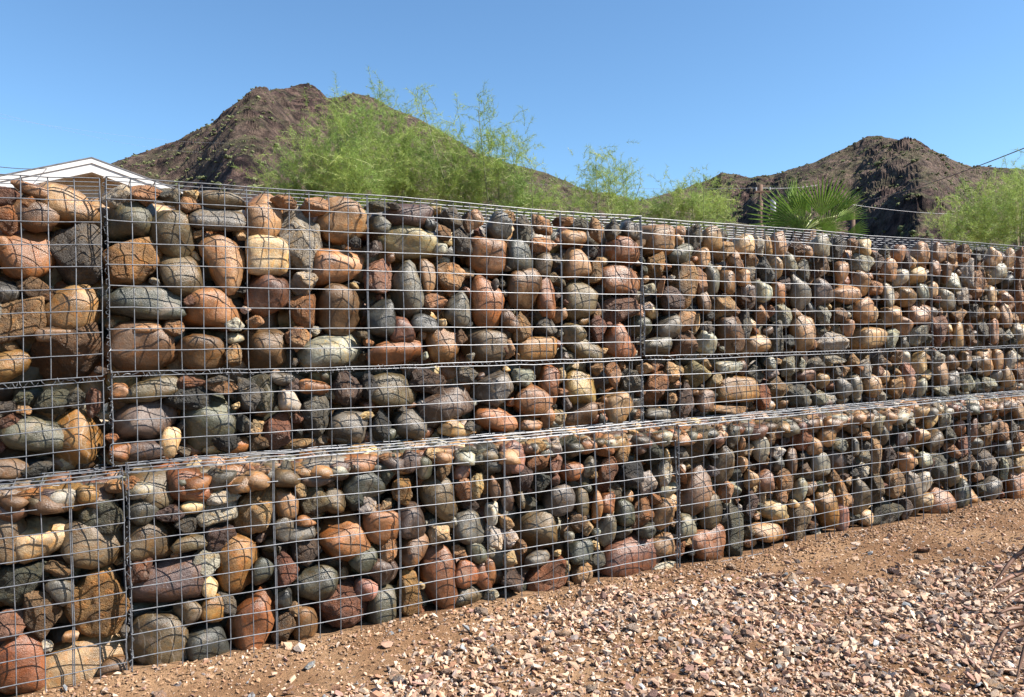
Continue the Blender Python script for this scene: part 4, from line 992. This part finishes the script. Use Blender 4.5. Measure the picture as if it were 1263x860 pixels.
def palo_verde(base_px, D, lobes, label, seed):
    rs_ = np.random.RandomState(seed)
    base = at_dist(base_px, 420, D); base.z = 0
    root = empty('palo_verde_tree', base)
    tag(root, label, 'tree', 'feathery green trees behind the wall')
    tr = MB(); tw = MB()
    for k in range(3):                            # short multi-stem trunk
        q = base + Vector((rs_.normal(0, 0.12), rs_.normal(0, 0.12), -0.1))
        f = base + Vector((rs_.normal(0, 0.3), rs_.normal(0, 0.25), rs_.uniform(1.0, 1.5)))
        tr.tube([q, q.lerp(f, 0.5) + Vector((rs_.normal(0, .05), rs_.normal(0, .05), 0)), f], 0.085, 7, 0.06)
        if k == 0: forks = [f]
        else: forks.append(f)
    leafV, leafF = [], []
    nv = 0
    for px, py, pr, dens in lobes:
        c = at_dist(px, py, D + rs_.normal(0, 0.45))
        rr = pr * D / 950 * 0.95
        f = forks[rs_.randint(3)]
        mid = f.lerp(c, 0.55) + Vector((rs_.normal(0, .15), rs_.normal(0, .15), -0.15 * (c - f).length * 0.4))
        limb = [f, f.lerp(mid, .5), mid, mid.lerp(c, .5) + Vector((0, 0, -0.04)), c]
        tr.tube(limb, 0.024, 6, 0.005)
        ntw = int(dens * 108 * (rr / 0.6) ** 1.6) + 5
        outd = (c - f).normalized()
        for _ in range(ntw):
            s0 = limb[3].lerp(c, rs_.rand()) if rs_.rand() < 0.4 else c + Vector(rs_.normal(0, 0.42, 3)) * rr
            d = (Vector(rs_.normal(0, 0.62, 3)) + outd * 0.5 + Vector((0, 0, 0.35))).normalized()
            ln = rr * rs_.uniform(0.45, 0.95)
            pts = [s0]
            dd = d.copy()
            nseg = 5
            for s in range(nseg):
                dd = (dd + Vector(rs_.normal(0, 0.2, 3)) + Vector((0, 0, -0.11))).normalized()
                pts.append(pts[-1] + dd * ln / nseg)
            tw.tube(pts, 0.0032, 3, 0.0012)
            nn = int(ln / 0.0075)
            T = rs_.rand(nn) * nseg
            for tt in T:
                i = min(int(tt), nseg - 1)
                p = pts[i].lerp(pts[i + 1], tt - i)
                ax = (pts[i + 1] - pts[i]).normalized()
                sd_ = Vector(rs_.normal(0, 1, 3)); sd_ = (sd_ - ax * sd_.dot(ax)).normalized()
                ld = (ax * 0.75 + sd_).normalized() * rs_.uniform(0.05, 0.12)
                wv_ = ld.cross(Vector(rs_.normal(0, 1, 3))).normalized() * rs_.uniform(0.0016, 0.0032)
                leafV += [p + wv_, p - wv_, p + ld]
                nv += 3
    tr.build('trunk', M_PVB, root, True)
    tag(tw.build('twigs', M_TWIG, root), kind='stuff')
    V = np.array([v[:] for v in leafV]); F = np.arange(nv).reshape(-1, 3)
    tag(link('crown', mesh_np('crown', V, F), M_PV, root), kind='stuff')
    print(label, nv // 3)


palo_verde(450, 14.0, [(365, 228, 42, 1.3), (345, 245, 30, 1.2), (398, 195, 45, 1.2), (425, 165, 42, 1.1), (447, 142, 34, 1), (468, 118, 20, .6), (470, 185, 50, 1.2), (440, 222, 50, 1.4),
                       (508, 222, 50, 1.4), (500, 172, 42, 1.1), (385, 245, 40, 1.3), (410, 225, 40, 1.3), (480, 235, 45, 1.4)],
           'broad feathery green tree in front of the tall left hill, beside the white house', 21)
palo_verde(600, 13.2, [(520, 128, 22, .5), (548, 165, 34, .8), (590, 138, 27, .5), (602, 172, 36, .8), (637, 190, 32, .8), (655, 205, 24, .6), (590, 220, 50, 1.3), (640, 240, 36, 1.3),
                       (550, 235, 45, 1.3), (680, 248, 26, 1.3), (560, 200, 45, 1.0), (705, 262, 24, 1.2), (615, 205, 40, 1), (660, 255, 30, 1.3), (530, 195, 36, .9)],
           'tall wispy green tree with plumes reaching into the sky near the middle', 22)
palo_verde(755, 15.0, [(735, 203, 26, .9), (768, 215, 24, .9), (750, 222, 26, .9), (722, 232, 25, .8), (760, 240, 28, 1.1), (790, 226, 14, .4), (730, 255, 24, 1.3), (772, 256, 24, 1.3), (745, 222, 22, .7)],
           'small airy green tree between the wispy tree and the round bush', 23)
palo_verde(855, 15.5, [(812, 258, 26, 1.4), (842, 246, 27, 1.4), (872, 246, 27, 1.4), (896, 262, 18, 1.3), (852, 222, 14, .35), (868, 214, 10, .3), (828, 266, 26, 1.5), (862, 262, 28, 1.5), (885, 258, 22, 1.4), (790, 264, 20, 1.3)],
           'low rounded green bushy tree left of the fan palm', 24)
palo_verde(1225, 17.0, [(1180, 270, 26, 1.3), (1212, 252, 28, 1.2), (1245, 238, 30, 1.2), (1240, 275, 32, 1.4), (1195, 280, 26, 1.4), (1262, 222, 18, .8), (1280, 240, 34, 1.2), (1290, 270, 36, 1.3), (1165, 285, 18, 1.2), (1215, 282, 26, 1.4)],
           'spreading green tree at the right edge in front of the pointed hill', 25)

# ------------------------------------------------------------------ fan palm
def make_palm():
    rs_ = np.random.RandomState(4)
    D = 12.0
    c = at_dist(992, 272, D)
    root = empty('fan_palm', (c.x, c.y, 0))
    tag(root, 'fan palm with stiff pleated leaves poking above the wall', 'palm')
    green = leaf_mat('palm_leaf', (0.13, 0.21, 0.042), 0.3)
    stem = simple('palm_petiole', (0.22, 0.25, 0.07), 0.5, 0, 0.2, 15)
    bark = simple('palm_bark', (0.16, 0.10, 0.06), 0.95, 0, 0.4, 25, 0.02)
    mb = MB()
    mb.tube([(c.x, c.y, -0.05), (c.x, c.y, c.z * 0.5), (c.x, c.y, c.z - 0.15)], 0.2, 14, 0.16)
    for k in range(40):                          # old leaf boots on the trunk
        a, z = k * 2.4, 0.1 + (c.z - 0.35) * k / 40
        p = Vector((c.x + math.cos(a) * 0.17, c.y + math.sin(a) * 0.17, z))
        mb.tube([p, p + Vector((math.cos(a) * 0.08, math.sin(a) * 0.08, 0.16))], 0.045, 4, 0.02)
    mb.build('trunk', bark, root)
    to_cam = (CAMP - c); to_cam.z = 0; to_cam.normalize()
    side = Vector((-to_cam.y, to_cam.x, 0))
    # petiole end (side, up, towards camera) in m and fan radius
    fans = [(1013, 267, 0, .64, 6, 44, .3), (980, 264, .25, .60, -6, 24, -1.0), (992, 268, .1, .60, -24, 34, -.5), (1025, 268, .15, .58, 30, 30, .6), (986, 277, -.1, .78, -60, 34, .45), (1030, 274, .1, .50, 60, 36, -.4), (1016, 286, -.3, .36, 34, 55, .3),
            (990, 287, -.3, .40, -22, 50, -.3), (1046, 286, 0, .30, 88, 40, .3), (966, 288, -.1, .44, -76, 30, .2), (1000, 264, .35, .52, -28, 36, .8), (1034, 266, .3, .50, 32, 30, -.9), (1005, 270, .4, .5, 170, 60, .2)]
    sx = side if side.dot(CR) > 0 else -side
    for (fx_, fy_, dd_, rad, ang, span, yaw) in fans:
        e = at_dist(fx_, fy_, D + dd_); f = -dd_
        d = (sx * math.sin(R(ang)) + Vector((0, 0, math.cos(R(ang)))) + to_cam * rs_.uniform(0.0, 0.35) * (1 if f >= 0 else -1)).normalized()
        nrm = (to_cam * math.cos(yaw) + sx * math.sin(yaw) + Vector((0, 0, rs_.uniform(0.2, 0.8))) + Vector(rs_.normal(0, .22, 3))); nrm = (nrm - d * nrm.dot(d)).normalized()
        lat = d.cross(nrm).normalized()
        pet = MB(); pet.tube([c + Vector((0, 0, -0.15)), c.lerp(e, .5) + Vector((0, 0, -0.02)), e], 0.014, 5, 0.009)
        mbf = MB()
        n = max(7, int(span / 3.0))
        for k in range(n):
            a = R(-span + 2 * span * k / (n - 1))
            dr = (d * math.cos(a) + lat * math.sin(a)).normalized()
            L_ = rad * (0.80 + 0.2 * math.cos(a)) * rs_.uniform(0.93, 1.04)
            perp = nrm.cross(dr).normalized()
            w0 = L_ * 0.45 * math.radians(2 * span / n) * 0.49
            fold = nrm * w0 * 1.5
            droop = Vector((0, 0, -1)) * L_ * rs_.uniform(0.0, 0.05)
            p1 = e + dr * L_ * 0.45; p2 = e + dr * L_ * 0.78 + droop * 0.4; p3 = e + dr * L_ + droop
            V = [e, p1 - perp * w0 + fold * .5, p1 - fold * .5, p1 + perp * w0 + fold * .5, p2 - perp * w0 * .62, p2 - fold * .3, p2 + perp * w0 * .62, p3]
            mbf.add(V, [(0, 2, 1), (0, 3, 2), (1, 2, 5, 4), (2, 3, 6, 5), (4, 5, 7), (5, 6, 7)])
        lf = mbf.build('leaf', green, root)
        st = pet.build('petiole', stem, lf)
        st.matrix_parent_inverse = Matrix.Translation(Vector(root.location)).inverted() @ Matrix.Translation(Vector(root.location))


make_palm()

# ------------------------------------------------------------------ utility poles and lines
M_POLE = simple('weathered_wood', (0.11, 0.065, 0.042), 0.9, 0, 0.35, 8, 0.004)
M_INS = simple('grey_porcelain', (0.35, 0.36, 0.37), 0.35, 0, 0.1, 8)
M_CABLE = simple('black_cable', (0.035, 0.035, 0.04), 0.5, 0, 0.1, 8)
M_ALU = simple('bare_aluminium_cable', (0.5, 0.5, 0.5), 0.4, 0.6, 0.1, 8)


def pole(px, py, D, rad, label, arm=False):
    p = at_dist(px, py, D)
    root = empty('utility_pole', (p.x, p.y, 0)); tag(root, label, 'pole')
    mb = MB(); mb.tube([(p.x, p.y, -0.3), (p.x, p.y, p.z * 0.5), (p.x, p.y, p.z)], rad, 9, rad * 0.75, True); mb.build('post', M_POLE, root, True)
    if arm:
        u = Vector((CR.x, CR.y, 0)).normalized()
        a = Vector((p.x, p.y, p.z - 0.35))
        mb = MB(); mb.tube([a - u * 0.36 + Vector((0, -0.15, 0)), a + u * 0.36 + Vector((0, -0.15, 0))], 0.05, 4, None, True); mb.build('crossarm', M_POLE, root)
        for s in (-0.32, 0.32):
            b = a + u * s + Vector((0, -0.15, 0.05))
            mb = MB(); mb.tube([b, b + Vector((0, 0, .05)), b + Vector((0, 0, .1)), b + Vector((0, 0, .16))], 0.03, 8, 0.03, True); mb.build('insulator', M_INS, root)
        b = a + u * 0.5 + Vector((0, -0.1, -0.95))
        mb = MB(); mb.tube([b, b + Vector((0, 0, .06)), b + Vector((0, 0, .5)), b + Vector((0, 0, .56))], 0.13, 12, 0.12, True); mb.build('transformer', M_INS, root, True)
    return p


pA = pole(938, 228, 38, 0.13, 'brown wooden pole with crossarm and a grey transformer, left of the fan palm', True)
pB = pole(1052, 262, 34, 0.11, 'short brown wooden pole top just right of the fan palm')
pC = pole(1253, 246, 30, 0.10, 'pale wooden pole in front of the tree at the right edge')


def line(a, b, sag, rad, mat, label):
    pts = [a.lerp(b, i / 24) + Vector((0, 0, -sag * 4 * (i / 24) * (1 - i / 24))) for i in range(25)]
    mb = MB(); mb.tube(pts, rad, 5)
    o = mb.build('power_line', mat)
    tag(o, label, 'power line')


line(at_dist(650, 226, 60), pA + Vector((0, 0, -0.15)), 0.2, 0.008, M_ALU, 'thin pale line running left from the pole beside the palm')
line(pA + Vector((0, 0, -0.15)), at_dist(1010, 228, 60), 0.1, 0.010, M_ALU, 'thin line passing behind the palm leaves from the crossarm pole')
line(at_dist(1290, 172, 26), at_dist(1040, 250, 70), 0.4, 0.017, M_CABLE, 'black cable slanting down across the pointed hill from the top right')
line(at_dist(1040, 251, 36), at_dist(1175, 264, 60), 0.1, 0.009, M_ALU, 'pale line low across the foot of the pointed hill')
line(at_dist(-60, 196, 12), at_dist(60, 208, 16), 0.05, 0.006, M_CABLE, 'black cable reaching the roof of the white house')
line(at_dist(-80, 118, 60), at_dist(250, 188, 130), 0.8, 0.006, M_ALU, 'upper of the two faint lines in the sky over the house')
line(at_dist(-80, 132, 60), at_dist(300, 176, 150), 0.8, 0.006, M_ALU, 'lower of the two faint lines in the sky over the house')

# ------------------------------------------------------------------ dry grass at the right edge
def make_grass():
    rs_ = np.random.RandomState(6)
    D = 1.9
    mat = leaf_mat('dry_purple_leaf', (0.21, 0.115, 0.085), 0.2)
    b0 = at_dist(1420, 800, D); b0.z = 0
    root = empty('fountain_grass', b0)
    tag(root, 'dry reddish purple grass blades arching in from the right edge', 'grass plant')
    tips = [[(1330, 640), (1263, 679), (1241, 700), (1226, 724)], [(1340, 660), (1263, 704), (1246, 712), (1228, 722), (1224, 727)], [(1340, 690), (1270, 722), (1250, 732), (1232, 744)],
            [(1340, 730), (1270, 748), (1243, 752), (1223, 763)], [(1340, 750), (1265, 769), (1243, 776), (1230, 795), (1218, 822)], [(1330, 760), (1275, 785), (1262, 806), (1254, 838)],
            [(1360, 700), (1300, 720), (1275, 760), (1262, 790)], [(1360, 640), (1310, 650), (1275, 690), (1268, 730)], [(1370, 770), (1310, 790), (1285, 830), (1275, 870)]]
    up = Vector((0, 0, 1))
    for tp in tips:
        d0 = D + rs_.normal(0, 0.05)
        P = [b0 + Vector((rs_.normal(0, .02), rs_.normal(0, .02), 0)), b0 + Vector((rs_.normal(0, .05), rs_.normal(0, .04), 0.35))]
        for i, (px, py) in enumerate(tp): P.append(at_dist(px, py, d0 - 0.03 * i))
        Q = []
        for i in range(len(P) - 1):
            p0, p1, p2, p3 = P[max(0, i - 1)], P[i], P[i + 1], P[min(len(P) - 1, i + 2)]
            for s in range(5):
                u = s / 5
                Q.append(0.5 * ((2 * p1) + (p2 - p0) * u + (2 * p0 - 5 * p1 + 4 * p2 - p3) * u * u + (3 * p1 - p0 - 3 * p2 + p3) * u ** 3))
        Q.append(P[-1])
        mb = MB(); n = len(Q); V, F = [], []
        tn = (CAMP - Q[n // 2]).normalized()
        for i, q in enumerate(Q):
            t_ = (Q[min(n - 1, i + 1)] - Q[max(0, i - 1)]).normalized()
            sdv = t_.cross(tn).normalized()
            wd = 0.0046 * (1 - (i / (n - 1)) ** 5) + 0.0004
            V += [q + sdv * wd, q + tn * -wd * 0.6, q - sdv * wd, q + tn * wd * 0.15]
        for i in range(n - 1):
            for k in range(4):
                F.append((i * 4 + k, i * 4 + (k + 1) % 4, (i + 1) * 4 + (k + 1) % 4, (i + 1) * 4 + k))
        mb.add(V, F); mb.build('blade', mat, root, True)


make_grass()
